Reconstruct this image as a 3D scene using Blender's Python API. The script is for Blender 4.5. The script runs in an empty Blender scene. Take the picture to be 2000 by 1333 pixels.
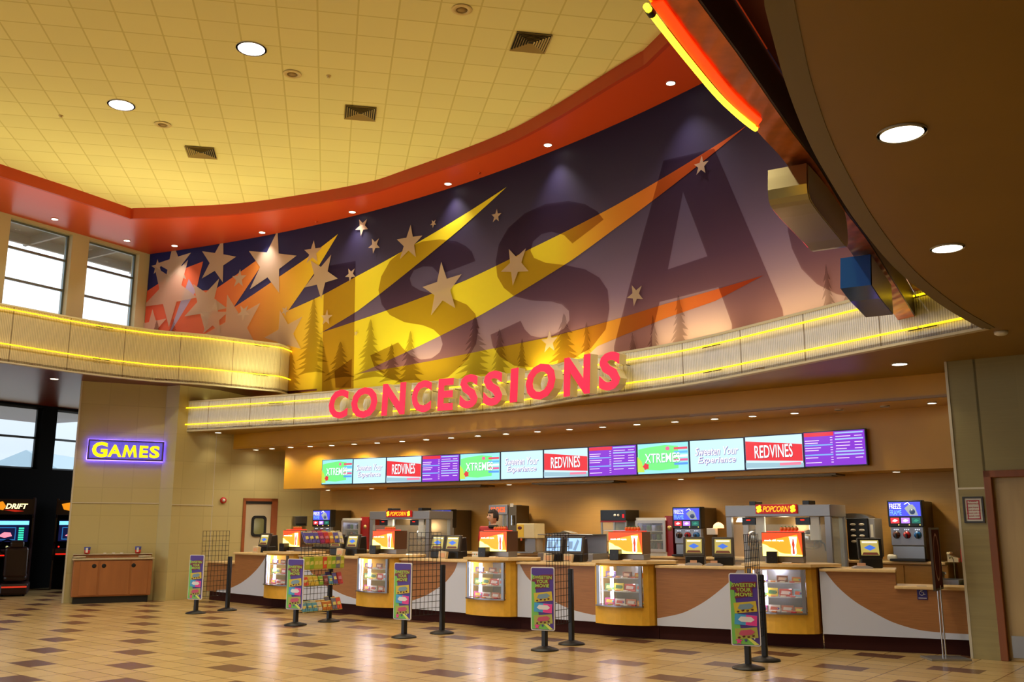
import bpy, bmesh, math, random
from mathutils import Vector, Matrix
from mathutils.geometry import tessellate_polygon
random.seed(7)
SC = bpy.context.scene
COL = SC.collection
R = math.radians
# ------------------------------------------------------------ camera
FPX, PITCH, HC = 1827.0, R(11.15), 1.65
cd = bpy.data.cameras.new('camera'); cam = bpy.data.objects.new('camera', cd); COL.objects.link(cam)
cam.location = (0, 0, HC); cam.rotation_euler = (R(90)+PITCH, 0, 0)
cd.sensor_width = 36; cd.lens = FPX/2000*36; cd.clip_start = .05; cd.clip_end = 400
SC.camera = cam
# ------------------------------------------------------------ view, world
SC.view_settings.view_transform = 'Standard'; SC.view_settings.look = 'None'
SC.view_settings.gamma = 1; SC.view_settings.use_curve_mapping = False
SC.view_settings.exposure = 0.25
SC.cycles.max_bounces = 7; SC.cycles.diffuse_bounces = 3; SC.cycles.glossy_bounces = 3
SC.cycles.transmission_bounces = 4; SC.cycles.transparent_max_bounces = 16
SC.cycles.sample_clamp_indirect = 4; SC.cycles.caustics_reflective = False; SC.cycles.caustics_refractive = False
w = bpy.data.worlds.new('world'); SC.world = w; w.use_nodes = True
wn = w.node_tree.nodes; wl = w.node_tree.links
bg = wn['Background']; bg.inputs['Strength'].default_value = 1.7
_tc = wn.new('ShaderNodeTexCoord'); _sx = wn.new('ShaderNodeSeparateXYZ'); _cr = wn.new('ShaderNodeValToRGB')
wl.new(_tc.outputs['Generated'], _sx.inputs[0]); wl.new(_sx.outputs['Z'], _cr.inputs['Fac']); wl.new(_cr.outputs['Color'], bg.inputs['Color'])
_e = _cr.color_ramp.elements
_e[0].position = 0.0; _e[0].color = (.62, .74, .86, 1); _e[1].position = .35; _e[1].color = (1.15, 1.25, 1.35, 1)

def lamp(kind, name, loc, energy, color=(1, .8, .5), size=.1, spot=None, blend=.5, rot=None, sy=None):
    l = bpy.data.lights.new(name, kind); l.energy = energy; l.color = color
    if kind in ('POINT', 'SPOT'): l.shadow_soft_size = size
    if kind == 'SPOT': l.spot_size = R(spot); l.spot_blend = blend
    if kind == 'AREA':
        l.size = size
        if sy: l.shape = 'RECTANGLE'; l.size_y = sy
    o = bpy.data.objects.new(name, l); COL.objects.link(o); o.location = loc
    if rot: o.rotation_euler = rot
    return o

# ------------------------------------------------------------ frames: the counter runs along U, N points to the lobby
OX, OY = -7.0, 22.4
UX, UY, NX, NY = .802, -.597, -.597, -.802
ANG = math.atan2(UY, UX)
def W(s, d, z=0): return Vector((OX+UX*s+NX*d, OY+UY*s+NY*d, z))
def ray(x, y):
    u = (x-1000)/FPX; v = (666.5-y)/FPX; c, s_ = math.cos(PITCH), math.sin(PITCH)
    return (u, c-v*s_, s_+v*c)
def atz(x, y, z):
    d = ray(x, y); t = (z-HC)/d[2]; return (d[0]*t, d[1]*t)
def loc_(x, y):
    a, b = x-OX, y-OY; return (a*UX+b*UY, a*NX+b*NY)
def sd(x, y, z): return loc_(*atz(x, y, z))
def ond(x, y, d):                     # point of sight on the upright plane a distance d from the counter line: (s, z)
    r = ray(x, y); k = r[0]*NX+r[1]*NY; t = (d+OX*NX+OY*NY)/k
    return (loc_(r[0]*t, r[1]*t)[0], HC+r[2]*t)
def onplane(x, y, P, Q):
    d = ray(x, y); nx, ny = -(Q[1]-P[1]), Q[0]-P[0]
    t = (P[0]*nx+P[1]*ny)/(d[0]*nx+d[1]*ny); return (d[0]*t, d[1]*t, HC+d[2]*t)
def hitc(x, y, c, r):
    d = ray(x, y); a = d[0]**2+d[1]**2; b = -2*(d[0]*c[0]+d[1]*c[1]); k = c[0]**2+c[1]**2-r*r
    t = (-b+math.sqrt(b*b-4*a*k))/(2*a); return (d[0]*t, d[1]*t, HC+d[2]*t)

# ------------------------------------------------------------ materials
def lin(c): return tuple(((v/255)/12.92 if v/255 <= .04045 else ((v/255+.055)/1.055)**2.4) for v in c)
MATS = {}
def mat(name, rgb, rough=.6, metal=0., emit=None, es=1., alpha=None, spec=.5, coat=0., noise=None, bump=None, trans=0., wood=None):
    if name in MATS: return MATS[name]
    m = bpy.data.materials.new(name); m.use_nodes = True; MATS[name] = m
    n = m.node_tree.nodes; l = m.node_tree.links; b = n['Principled BSDF']
    c = (*lin(rgb), 1); b.inputs['Base Color'].default_value = c
    b.inputs['Roughness'].default_value = rough; b.inputs['Metallic'].default_value = metal
    b.inputs['Specular IOR Level'].default_value = spec; b.inputs['Coat Weight'].default_value = coat
    b.inputs['Transmission Weight'].default_value = trans
    if alpha is not None: b.inputs['Alpha'].default_value = alpha
    if emit: b.inputs['Emission Color'].default_value = (*lin(emit), 1); b.inputs['Emission Strength'].default_value = es
    if noise or bump or wood:
        tc = n.new('ShaderNodeTexCoord'); nt = n.new('ShaderNodeTexNoise'); mp = n.new('ShaderNodeMapping')
        l.new(tc.outputs['Object'], mp.inputs[0]); l.new(mp.outputs[0], nt.inputs['Vector'])
        nt.inputs['Detail'].default_value = 4
        if wood: mp.inputs['Scale'].default_value = wood; nt.inputs['Scale'].default_value = 1.
        else: nt.inputs['Scale'].default_value = (noise or bump)[0]
        if noise:
            cr = n.new('ShaderNodeValToRGB'); l.new(nt.outputs['Fac'], cr.inputs['Fac']); l.new(cr.outputs['Color'], b.inputs['Base Color'])
            k = noise[1]; cr.color_ramp.elements[0].position = .3; cr.color_ramp.elements[1].position = .7
            cr.color_ramp.elements[0].color = (c[0]*(1-k), c[1]*(1-k), c[2]*(1-k), 1)
            cr.color_ramp.elements[1].color = (min(1, c[0]*(1+k)), min(1, c[1]*(1+k)), min(1, c[2]*(1+k)), 1)
        if bump:
            bp = n.new('ShaderNodeBump'); bp.inputs['Strength'].default_value = bump[1]; bp.inputs['Distance'].default_value = .01
            l.new(nt.outputs['Fac'], bp.inputs['Height']); l.new(bp.outputs[0], b.inputs['Normal'])
    return m
class NT:                                # tiny helper for node sums
    def __init__(s, m): s.n = m.node_tree.nodes; s.l = m.node_tree.links
    def m(s, op, a, b=None, c=None):
        x = s.n.new('ShaderNodeMath'); x.operation = op
        for i, v in enumerate((a, b, c)):
            if v is None: continue
            if isinstance(v, (int, float)): x.inputs[i].default_value = v
            else: s.l.new(v, x.inputs[i])
        return x.outputs[0]
    def mix(s, f, a, b):
        x = s.n.new('ShaderNodeMix'); x.data_type = 'RGBA'
        if isinstance(f, (int, float)): x.inputs[0].default_value = f
        else: s.l.new(f, x.inputs[0])
        for i, v in ((6, a), (7, b)):
            if isinstance(v, tuple): x.inputs[i].default_value = (*v[:3], 1)
            else: s.l.new(v, x.inputs[i])
        return x.outputs[2]
    def edge(s, v, per, wid, off=0.):    # 1 within wid of the lines every per
        f = s.m('FRACT', s.m('ADD', s.m('DIVIDE', s.m('SUBTRACT', v, off), per), 100.5))
        return s.m('LESS_THAN', s.m('ABSOLUTE', s.m('SUBTRACT', f, .5)), wid/per)
def grid_mat(name, rgb, line, px, py, wid, rough=.5, uv=False, var=.05, offx=0., offy=0., spec=.5, brick=False, coat=0, stripes=0.):
    m = mat(name, rgb, rough, spec=spec, coat=coat); t = NT(m); b = t.n['Principled BSDF']
    tc = t.n.new('ShaderNodeTexCoord'); sx = t.n.new('ShaderNodeSeparateXYZ')
    t.l.new(tc.outputs['UV' if uv else 'Object'], sx.inputs[0])
    x, y = sx.outputs['X'], sx.outputs['Y']
    if brick:
        row = t.m('FLOOR', t.m('DIVIDE', t.m('SUBTRACT', y, offy), py)); x = t.m('ADD', x, t.m('MULTIPLY', t.m('MODULO', t.m('ADD', row, 100), 2), px/2))
    e = t.m('MAXIMUM', t.edge(x, px, wid, offx), t.edge(y, py, wid, offy))
    wn_ = t.n.new('ShaderNodeTexWhiteNoise'); wn_.noise_dimensions = '2D'; cx = t.n.new('ShaderNodeCombineXYZ')
    t.l.new(t.m('FLOOR', t.m('DIVIDE', t.m('SUBTRACT', x, offx), px)), cx.inputs[0]); t.l.new(t.m('FLOOR', t.m('DIVIDE', t.m('SUBTRACT', y, offy), py)), cx.inputs[1])
    t.l.new(cx.outputs[0], wn_.inputs['Vector'])
    c = lin(rgb); a = tuple(v*(1-var) for v in c); bb = tuple(min(1, v*(1+var)) for v in c)
    col = t.mix(wn_.outputs['Value'], a, bb)
    if stripes:
        nt = t.n.new('ShaderNodeTexNoise'); mp = t.n.new('ShaderNodeMapping'); mp.inputs['Scale'].default_value = (2, 60, 2)
        t.l.new(tc.outputs['UV' if uv else 'Object'], mp.inputs[0]); t.l.new(mp.outputs[0], nt.inputs['Vector']); nt.inputs['Scale'].default_value = 1
        col = t.mix(t.m('MULTIPLY', nt.outputs['Fac'], stripes), col, tuple(v*.5 for v in c))
    t.l.new(t.mix(e, col, lin(line)), b.inputs['Base Color'])
    return m
def vcol_mat(name, rough=.6, spec=.3):
    m = mat(name, (200, 200, 200), rough, spec=spec); t = NT(m); a = t.n.new('ShaderNodeVertexColor'); a.layer_name = 'Col'
    t.l.new(a.outputs['Color'], t.n['Principled BSDF'].inputs['Base Color']); return m
def film_mat(name, tint, cover=0., rgb=(230, 205, 180)):   # printed translucent ink
    m = bpy.data.materials.new(name); m.use_nodes = True; t = NT(m); t.n.clear()
    o = t.n.new('ShaderNodeOutputMaterial'); tr = t.n.new('ShaderNodeBsdfTransparent'); tr.inputs[0].default_value = (*tint, 1)
    if cover > 0:
        d = t.n.new('ShaderNodeBsdfDiffuse'); d.inputs[0].default_value = (*lin(rgb), 1)
        x = t.n.new('ShaderNodeMixShader'); x.inputs[0].default_value = cover
        t.l.new(tr.outputs[0], x.inputs[1]); t.l.new(d.outputs[0], x.inputs[2]); t.l.new(x.outputs[0], o.inputs[0])
    else: t.l.new(tr.outputs[0], o.inputs[0])
    return m

# ------------------------------------------------------------ mesh building
class MB:
    def __init__(s): s.v = []; s.f = []; s.sm = []; s.uv = None
    def add(s, vs, fs, M=None, smooth=False):
        k = len(s.v)
        s.v += [tuple(M @ Vector(v)) if M else tuple(v) for v in vs]
        s.f += [tuple(i+k for i in f) for f in fs]; s.sm += [smooth]*len(fs); return s
    def box(s, x0, x1, y0, y1, z0, z1, M=None):
        v = [(x0, y0, z0), (x1, y0, z0), (x1, y1, z0), (x0, y1, z0), (x0, y0, z1), (x1, y0, z1), (x1, y1, z1), (x0, y1, z1)]
        return s.add(v, [(0, 3, 2, 1), (4, 5, 6, 7), (0, 1, 5, 4), (1, 2, 6, 5), (2, 3, 7, 6), (3, 0, 4, 7)], M)
    def bbox(s, x0, x1, y0, y1, z0, z1, b, M=None):      # box with chamfered edges
        bm = bmesh.new(); bmesh.ops.create_cube(bm, size=1)
        for v in bm.verts: v.co = ((x0+x1)/2+v.co.x*(x1-x0), (y0+y1)/2+v.co.y*(y1-y0), (z0+z1)/2+v.co.z*(z1-z0))
        bmesh.ops.bevel(bm, geom=bm.edges[:], offset=b, segments=2, affect='EDGES', profile=.5)
        bm.verts.index_update(); s.add([v.co[:] for v in bm.verts], [[v.index for v in f.verts] for f in bm.faces], M); bm.free(); return s
    def cyl(s, p, q, r, n=12, r2=None, caps=True, smooth=True):
        p, q = Vector(p), Vector(q); r2 = r if r2 is None else r2
        a = (q-p).normalized(); u = a.orthogonal().normalized(); w_ = a.cross(u)
        vs = [tuple(p+(u*math.cos(2*math.pi*i/n)+w_*math.sin(2*math.pi*i/n))*r) for i in range(n)]
        vs += [tuple(q+(u*math.cos(2*math.pi*i/n)+w_*math.sin(2*math.pi*i/n))*r2) for i in range(n)]
        s.add(vs, [(i, (i+1) % n, n+(i+1) % n, n+i) for i in range(n)], smooth=smooth)
        if caps: s.add(vs, [tuple(range(n-1, -1, -1)), tuple(range(n, 2*n))])
        return s
    def tube(s, pts, r, n=6, closed=False):
        P = [Vector(p) for p in pts]; vs = []; m = len(P)
        for i, p in enumerate(P):
            a = (P[min(i+1, m-1)]-P[max(i-1, 0)]).normalized(); u = a.cross(Vector((0, 0, 1)))
            u = a.orthogonal() if u.length < .05 else u; u.normalize(); w_ = a.cross(u)
            vs += [tuple(p+(u*math.cos(2*math.pi*k/n)+w_*math.sin(2*math.pi*k/n))*r) for k in range(n)]
        fs = [(i*n+k, i*n+(k+1) % n, (i+1)*n+(k+1) % n, (i+1)*n+k) for i in range(m-1) for k in range(n)]
        s.add(vs, fs, smooth=True); s.add(vs, [tuple(range(n)), tuple(range((m-1)*n, m*n))]); return s
    def lathe(s, prof, n=24, c=(0, 0, 0), M=None, caps=True):       # prof: (r, z)
        vs = []; fs = []
        for r, z in prof: vs += [(c[0]+r*math.cos(2*math.pi*i/n), c[1]+r*math.sin(2*math.pi*i/n), c[2]+z) for i in range(n)]
        for j in range(len(prof)-1): fs += [(j*n+i, j*n+(i+1) % n, (j+1)*n+(i+1) % n, (j+1)*n+i) for i in range(n)]
        if caps and prof[0][0] > 1e-4: fs.append(tuple(range(n-1, -1, -1)))
        if caps and prof[-1][0] > 1e-4: fs.append(tuple(range((len(prof)-1)*n, len(prof)*n)))
        return s.add(vs, fs, M, smooth=True)
    def ball(s, c, r, n=12, m=8, sc=(1, 1, 1)):
        pr = [(r*math.sin(math.pi*j/m), -r*math.cos(math.pi*j/m)) for j in range(m+1)]
        return s.lathe([(max(a, 1e-5), b) for a, b in pr], n, M=Matrix.Translation(c) @ Matrix.Diagonal((*sc, 1)))
    def prism(s, poly, y0, y1, M=None, holes=()):        # poly in x,z ; depth along y
        L = [poly]+list(holes); tri = tessellate_polygon([[Vector((a, b, 0)) for a, b in q] for q in L])
        fl = [p for q in L for p in q]; n = len(fl)
        vs = [(a, y0, b) for a, b in fl]+[(a, y1, b) for a, b in fl]
        fs = [tuple(t) for t in tri]+[tuple(i+n for i in reversed(t)) for t in tri]; k = 0
        for q in L:
            fs += [(k+i, k+(i+1) % len(q), n+k+(i+1) % len(q), n+k+i) for i in range(len(q))]; k += len(q)
        return s.add(vs, fs, M)
    def slab(s, poly, z0, z1, M=None, holes=()):         # poly in x,y
        T = Matrix(((1, 0, 0, 0), (0, 0, 1, 0), (0, 1, 0, 0), (0, 0, 0, 1)))
        return s.prism(poly, z0, z1, (M @ T) if M else T, holes)
    def mesh(s, me, M=None):
        return s.add([v.co[:] for v in me.vertices], [tuple(p.vertices) for p in me.polygons], M)
    def build(s, name, m, parent=None, M=None, label=None, fix=True):
        me = bpy.data.meshes.new(name); me.from_pydata(s.v, [], s.f)
        if s.uv:
            ul = me.uv_layers.new(name='UVMap')
            for lp in me.loops: ul.data[lp.index].uv = s.uv[lp.vertex_index]
        me.polygons.foreach_set('use_smooth', s.sm)
        if fix:
            bm = bmesh.new(); bm.from_mesh(me); bmesh.ops.recalc_face_normals(bm, faces=bm.faces[:]); bm.to_mesh(me); bm.free()
        me.update(); me.materials.append(m)
        o = bpy.data.objects.new(name, me); COL.objects.link(o)
        if parent: o.parent = parent
        if M: o.matrix_world = M
        if label: o['label'] = label
        return o
def tag(o, label, cat, group=None):
    o['label'] = label; o['category'] = cat
    if group: o['group'] = group
    return o
def thing(name, label, cat, loc, rz=None, group=None):
    o = bpy.data.objects.new(name, None); COL.objects.link(o); o.location = loc; o.empty_display_size = .1
    o.rotation_euler = (0, 0, ANG if rz is None else rz); return tag(o, label, cat, group)
def struct(o): o['kind'] = 'structure'; return o
def copytree(o, parent=None):
    c = o.copy(); COL.objects.link(c)
    if parent: c.parent = parent
    for ch in list(o.children): copytree(ch, c)
    return c
FR = Matrix.Translation((OX, OY, 0)) @ Matrix.Rotation(ANG, 4, 'Z')     # counter frame: x = s, y = -d
_txt = {}
def text(body, size, ext=.0, off=0., shear=0., align='CENTER', res=3):
    k = (body, size, ext, off, shear, align)
    if k in _txt: return _txt[k]
    c = bpy.data.curves.new('t', 'FONT'); c.body = body; c.size = size; c.extrude = ext; c.offset = off*size; c.shear = shear
    c.align_x = align; c.align_y = 'CENTER'; c.resolution_u = res
    o = bpy.data.objects.new('t', c); COL.objects.link(o); bpy.context.view_layer.update()
    me = bpy.data.meshes.new_from_object(o.evaluated_get(bpy.context.evaluated_depsgraph_get()))
    bpy.data.objects.remove(o); _txt[k] = me; return me
TX = Matrix.Rotation(R(90), 4, 'X')                                     # text plane upright, reading from -y
def tmat(x, y, z, sx=1, sz=1, rot=0):
    return Matrix.Translation((x, y, z)) @ Matrix.Rotation(R(rot), 4, 'Y') @ TX @ Matrix.Diagonal((sx, sz, 1, 1))
def fit_text(body, w_, h_, ext=0., off=0., shear=0.):                  # (mesh, sx, sz) scaled to a box
    me = text(body, 1., ext, off, shear); xs = [v.co.x for v in me.vertices]; ys = [v.co.y for v in me.vertices]
    return me, w_/(max(xs)-min(xs)), h_/(max(ys)-min(ys)), -(max(xs)+min(xs))/2, -(max(ys)+min(ys))/2
def put_text(mb, body, x, y, z, w_, h_, off=0., shear=0., ext=0., rot=0, M=None):
    me, a, b, cx, cz = fit_text(body, w_, h_, ext, off, shear)
    T = tmat(x, y, z, a, b, rot) @ Matrix.Translation((cx, cz, 0))
    mb.mesh(me, (M @ T) if M else T); return mb
def smooth_path(pts, n=8):
    out = []; P = [pts[0]]+list(pts)+[pts[-1]]
    for i in range(1, len(P)-2):
        for k in range(n):
            t = k/n; q = []
            for j in range(len(pts[0])):
                a, b, c, d = P[i-1][j], P[i][j], P[i+1][j], P[i+2][j]
                q.append(.5*((2*b)+(-a+c)*t+(2*a-5*b+4*c-d)*t*t+(-a+3*b-3*c+d)*t**3))
            out.append(tuple(q))
    out.append(tuple(pts[-1])); return out
def offset_path(pts, o):
    r = []
    for i, p in enumerate(pts):
        a = pts[max(i-1, 0)]; b = pts[min(i+1, len(pts)-1)]; dx, dy = b[0]-a[0], b[1]-a[1]; L = math.hypot(dx, dy) or 1
        r.append((p[0]-dy/L*o, p[1]+dx/L*o))
    return r
def ribbon(pts, z0, z1, th, extra=None):                # upright wall along pts, thickness to the left of travel; uv = run, height
    q = offset_path(pts, th); mb = MB(); n = len(pts); run = [0]
    for i in range(1, n): run.append(run[-1]+math.dist(pts[i], pts[i-1]))
    vs = [(p[0], p[1], z) for z in (z0, z1) for p in pts]+[(p[0], p[1], z) for z in (z0, z1) for p in q]
    fs = []
    for i in range(n-1):
        fs += [(i, i+1, n+i+1, n+i), (2*n+i, 3*n+i, 3*n+i+1, 2*n+i+1), (i, 2*n+i, 2*n+i+1, i+1), (n+i, n+i+1, 3*n+i+1, 3*n+i)]
    fs += [(0, n, 3*n, 2*n), (n-1, 3*n-1, 4*n-1, 2*n-1)]
    mb.add(vs, fs); mb.uv = [(run[i % n], z0 if (i//n) % 2 == 0 else z1) for i in range(4*n)]
    return mb
def arc(c, r, a0, a1, n): return [(c[0]+r*math.cos(a0+(a1-a0)*i/n), c[1]+r*math.sin(a0+(a1-a0)*i/n)) for i in range(n+1)]
def angof(c, p): return math.atan2(p[1]-c[1], p[0]-c[0])
def starpoly(cx, cy, r, rot, k=.40):
    return [(cx+(r if i % 2 == 0 else r*k)*math.cos(rot+i*math.pi/5), cy+(r if i % 2 == 0 else r*k)*math.sin(rot+i*math.pi/5)) for i in range(10)]
# ============================================================ LAMPS OF THE HALL (daylight comes from the world)
HS, FZ, ZO, ZC = 3.8, 4.47, 9.1, 9.37
WARM = (1, .84, .60)
# ============================================================ shell materials
m_cream = mat('cream paint', (196, 182, 140), .7)
m_tan = grid_mat('tan wall tile', (190, 176, 122), (182, 168, 116), .62, .62, .012, .55, uv=True, var=.04)
m_tan2 = grid_mat('back wall tile', (206, 160, 86), (200, 155, 83), .62, .31, .010, .5, uv=True, var=.03, stripes=.35)
m_olive = grid_mat('olive vinyl wall', (150, 138, 92), (147, 135, 90), .9, .62, .008, .6, uv=True, var=.03, stripes=.3)
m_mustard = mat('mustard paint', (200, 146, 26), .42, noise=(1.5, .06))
m_orange = mat('burnt orange paint', (205, 72, 22), .33)
m_dred = mat('dark red paint', (96, 30, 20), .3)
m_ceil = grid_mat('ceiling tile', (238, 228, 160), (218, 206, 130), .61, .61, .014, .85, var=.03)
m_black = mat('black paint', (7, 7, 9), .55)
m_dark = mat('arcade black', (3, 3, 4), .8, spec=.1)
m_blackp = mat('black plastic', (16, 16, 17), .35)
m_steel = mat('brushed steel', (150, 150, 150), .32, 1.0)
m_chrome = mat('chrome', (205, 205, 210), .12, 1.0)
m_alu = mat('aluminium frame', (120, 132, 134), .4, .8)
m_white = mat('white plastic', (225, 222, 212), .45)
m_glow = mat('lamp glow', (255, 250, 235), .5, emit=(255, 244, 220), es=9)
m_glowc = mat('cool lamp glow', (255, 250, 250), .5, emit=(248, 240, 255), es=9)
m_glass = mat('clear glass', (235, 245, 245), .03, alpha=.12, spec=.5)
m_tint = mat('tinted window glass', (90, 130, 150), .05, alpha=.28)
m_trimg = mat('grey edge trim', (120, 104, 66), .5)
m_pale = mat('pale trim', (205, 196, 172), .5)

# ------------------------------------------------------------ floor
fm = mat('porcelain floor tile', (200, 160, 90), .26, spec=.5); t = NT(fm); b = t.n['Principled BSDF']
tc = t.n.new('ShaderNodeTexCoord'); sx = t.n.new('ShaderNodeSeparateXYZ'); t.l.new(tc.outputs['Object'], sx.inputs[0])
X, Y = sx.outputs['X'], sx.outputs['Y']
def _dark(ox, oy):
    fx = t.m('MULTIPLY', t.m('SUBTRACT', t.m('FRACT', t.m('ADD', t.m('DIVIDE', t.m('ADD', X, ox), 2.2), 100.5)), .5), 2.2)
    fy = t.m('MULTIPLY', t.m('SUBTRACT', t.m('FRACT', t.m('ADD', t.m('DIVIDE', t.m('ADD', Y, oy), 1.32), 100.5)), .5), 1.32)
    return t.m('MULTIPLY', t.m('LESS_THAN', t.m('ABSOLUTE', fx), .29), t.m('LESS_THAN', t.m('ABSOLUTE', fy), .18))
dk = t.m('MAXIMUM', _dark(0, 0), _dark(1.1, .66))
gr = t.m('MAXIMUM', t.edge(X, .55, .007), t.edge(Y, .33, .007, .165))
wn_ = t.n.new('ShaderNodeTexWhiteNoise'); wn_.noise_dimensions = '2D'; cx = t.n.new('ShaderNodeCombineXYZ')
t.l.new(t.m('FLOOR', t.m('DIVIDE', X, .55)), cx.inputs[0]); t.l.new(t.m('FLOOR', t.m('DIVIDE', t.m('SUBTRACT', Y, .165), .33)), cx.inputs[1]); t.l.new(cx.outputs[0], wn_.inputs['Vector'])
nz = t.n.new('ShaderNodeTexNoise'); nz.inputs['Scale'].default_value = 9; nz.inputs['Detail'].default_value = 5; t.l.new(tc.outputs['Object'], nz.inputs['Vector'])
light_ = t.mix(wn_.outputs['Value'], lin((184, 156, 104)), lin((204, 176, 122)))
light_ = t.mix(t.m('MULTIPLY', nz.outputs['Fac'], .35), light_, lin((172, 138, 86)))
dark_ = t.mix(nz.outputs['Fac'], lin((88, 58, 46)), lin((118, 84, 66)))
cc = t.mix(dk, light_, dark_); cc = t.mix(gr, cc, lin((128, 92, 50)))
t.l.new(cc, b.inputs['Base Color'])
p0 = W(7.33, 5.07)
fo = MB().box(-40, 40, -40, 40, -.1, 0).build('floor', fm); fo.location = p0; fo.rotation_euler = (0, 0, ANG-R(2.9)); struct(fo)

# ------------------------------------------------------------ paths
fpx = [(290, 846), (400, 841), (510, 835), (620, 829), (800, 816), (1000, 801), (1125, 781), (1300, 758), (1400, 742), (1547, 713.7), (1726, 679), (1925, 641)]
FP = smooth_path([atz(x, y, HS) for x, y in fpx], 6)                       # lower edge of the concession fascia
epx = [(1943, 640), (1872, 598), (1788, 530), (1713, 436), (1650, 327), (1615, 250), (1584, 154), (1565, 69), (1551, 0)]
EP = smooth_path([atz(x, y, HS) for x, y in epx], 5)+[(.9, 2.6), (.55, .5), (.3, -3), (.3, -9)]
MC, MR = (-20.595, -2.229), 29.368
A0, A1 = angof(MC, (-10.14, 25.23)), angof(MC, (6.6, 8.2))
def mu(x, y):                                                              # point of sight on the mural: (run, height)
    h = hitc(x, y, MC, MR); return (MR*(A0-angof(MC, h)), h[2])
def murxy(u, off=0.): a = A0-u/MR; return (MC[0]+(MR-off)*math.cos(a), MC[1]+(MR-off)*math.sin(a))
ULEN = MR*(A0-A1)
bpx = [(0, 705), (164, 728), (287, 742), (360, 747), (402, 750), (455, 755), (507, 760), (540, 763)]
BZ0, BZ1 = 4.85, 5.97
BP = smooth_path([(-13.0, 13.9), (-11.6, 16.2)]+[atz(x, y, BZ0) for x, y in bpx]+[(-5.58, 22.75), (-5.55, 23.05), (-5.66, 23.3)], 6)
WP, WQ = (-12.38, 21.58), (-10.14, 25.23)                                   # upper window wall
def wl_(k): return (WP[0]+(WQ[0]-WP[0])*k, WP[1]+(WQ[1]-WP[1])*k)

# ------------------------------------------------------------ ceilings
cpx = [(255, 409), (350, 406), (500, 396), (700, 363), (800, 333), (975, 268), (1080, 214), (1202, 138), (1265, 100)]
CP = smooth_path([atz(x, y, ZC) for x, y in cpx], 6)
CL = smooth_path([(-15.5, 12.0)]+[atz(x, y, ZC) for x, y in [(0, 323), (130, 366), (255, 409)]], 6)
hole = CL[:-1]+CP+[(3.0, 12.2), (3.3, 10), (3.2, 7), (2.6, 3), (2, -2), (1, -12), (-18, -12), (-18, 8)]
outer = [(-22, -14), (12, -14), (12, 10)]+[murxy(u, -.1) for u in [ULEN*k/24 for k in range(24, -1, -1)]]+[(-12.6, 21.4), (-16.5, 15), (-22, 6)]
struct(MB().slab(outer, ZO, ZO+.05, holes=[hole]).build('ceiling_soffit_upper', m_orange))
struct(ribbon(CL[:-1]+CP+[(3.0, 12.2), (3.3, 10), (3.2, 7), (2.6, 3), (2, -2), (1, -12)], ZO, ZC+.1, -.08).build('trim_ceiling_band', mat('burnt orange band', (176, 54, 20), .4)))
cr_ = Matrix.Rotation(R(-11), 2)
co = MB().slab([tuple(cr_ @ Vector((x-.02, y-13.64))) for x, y in outer], 0, .08).build('ceiling', m_ceil); co.location = (.02, 13.64, ZC); co.rotation_euler = (0, 0, R(11)); struct(co)
struct(MB().tube([(x, y, ZC-.002) for x, y in CL[:-1]+CP], .006).build('trim_ceiling_edge', m_black))
# lower mustard soffit round the opening, with the fascia and the counter recess
HDR = [W(17.6, -.5)[:2], W(12, -.62)[:2], W(8, -.5)[:2], W(-1.1, -.35)[:2]]
sof = [FP[0]]+[p for p in FP[1:]]+EP[:]+[(12, -9), (13, 6), (12, 14)]+[HDR[0], HDR[1], HDR[2], HDR[3], (-8.1, 22.2)]
struct(MB().slab(sof, HS, HS+.06).build('ceiling_soffit', mat('mustard paint shaded', (142, 108, 22), .42, noise=(1.5, .05))))  # darker copy of the mustard; the soffit's dimness is put into its colour
tr = ribbon(EP, HS-.006, HS+.12, -.12); struct(tr.build('trim_soffit_edge', m_trimg))
# balcony underside
bal = [p for p in BP]+[murxy(6.2), murxy(3), (-10.0, 25.0), (-9.4, 27.6), (-15, 30), (-19, 22), (-18, 12)]
struct(MB().slab(bal, BZ0, BZ0+.05).build('ceiling_games', m_dred))

# ------------------------------------------------------------ walls
struct(ribbon([murxy(u, -.06) for u in [ULEN*k/48 for k in range(49)]], 3.88, ZO+.1, .2).build('wall_mural', m_cream))
# window wall above the balcony: piers, head, sill, windows
dW = math.dist(WP, WQ); WA = math.atan2(WQ[1]-WP[1], WQ[0]-WP[0])
WM = Matrix.Translation((WP[0], WP[1], 0)) @ Matrix.Rotation(WA, 4, 'Z')    # x along the wall, +y outside
def wk(x, y):
    h = onplane(x, y, WP, WQ); return (((h[0]-WP[0])*math.cos(WA)+(h[1]-WP[1])*math.sin(WA)), h[2])
w1a, w1b = wk(22, 425)[0], wk(143, 457)[0]; w2a, w2b = wk(175, 467)[0], wk(273, 496)[0]
wt = (wk(22, 425)[1]+wk(273, 496)[1])/2; wb = 5.6
pt = w2a-w1a
def wallholes(name, x0, x1, z0, z1, th, holes, m, M):
    hs = [[(a, c), (b_, c), (b_, d), (a, d)] for a, b_, c, d in holes]
    mb = MB().prism([(x0, z0), (x1, z0), (x1, z1), (x0, z1)], 0, th, holes=hs); mb.uv = [(v[0], v[2]) for v in mb.v]
    return struct(mb.build(name, m, M=M))
ups = [(w1a+pt*k, w1b+pt*k, wb, wt) for k in (-3, -2, -1)]+[(w1a, w1b, wb, wt), (w2a, w2b, wb, wt)]
wallholes('wall_windows_upper', -9, dW+.2, 4.9, ZO+.1, .32, ups, m_cream, WM)
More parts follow.
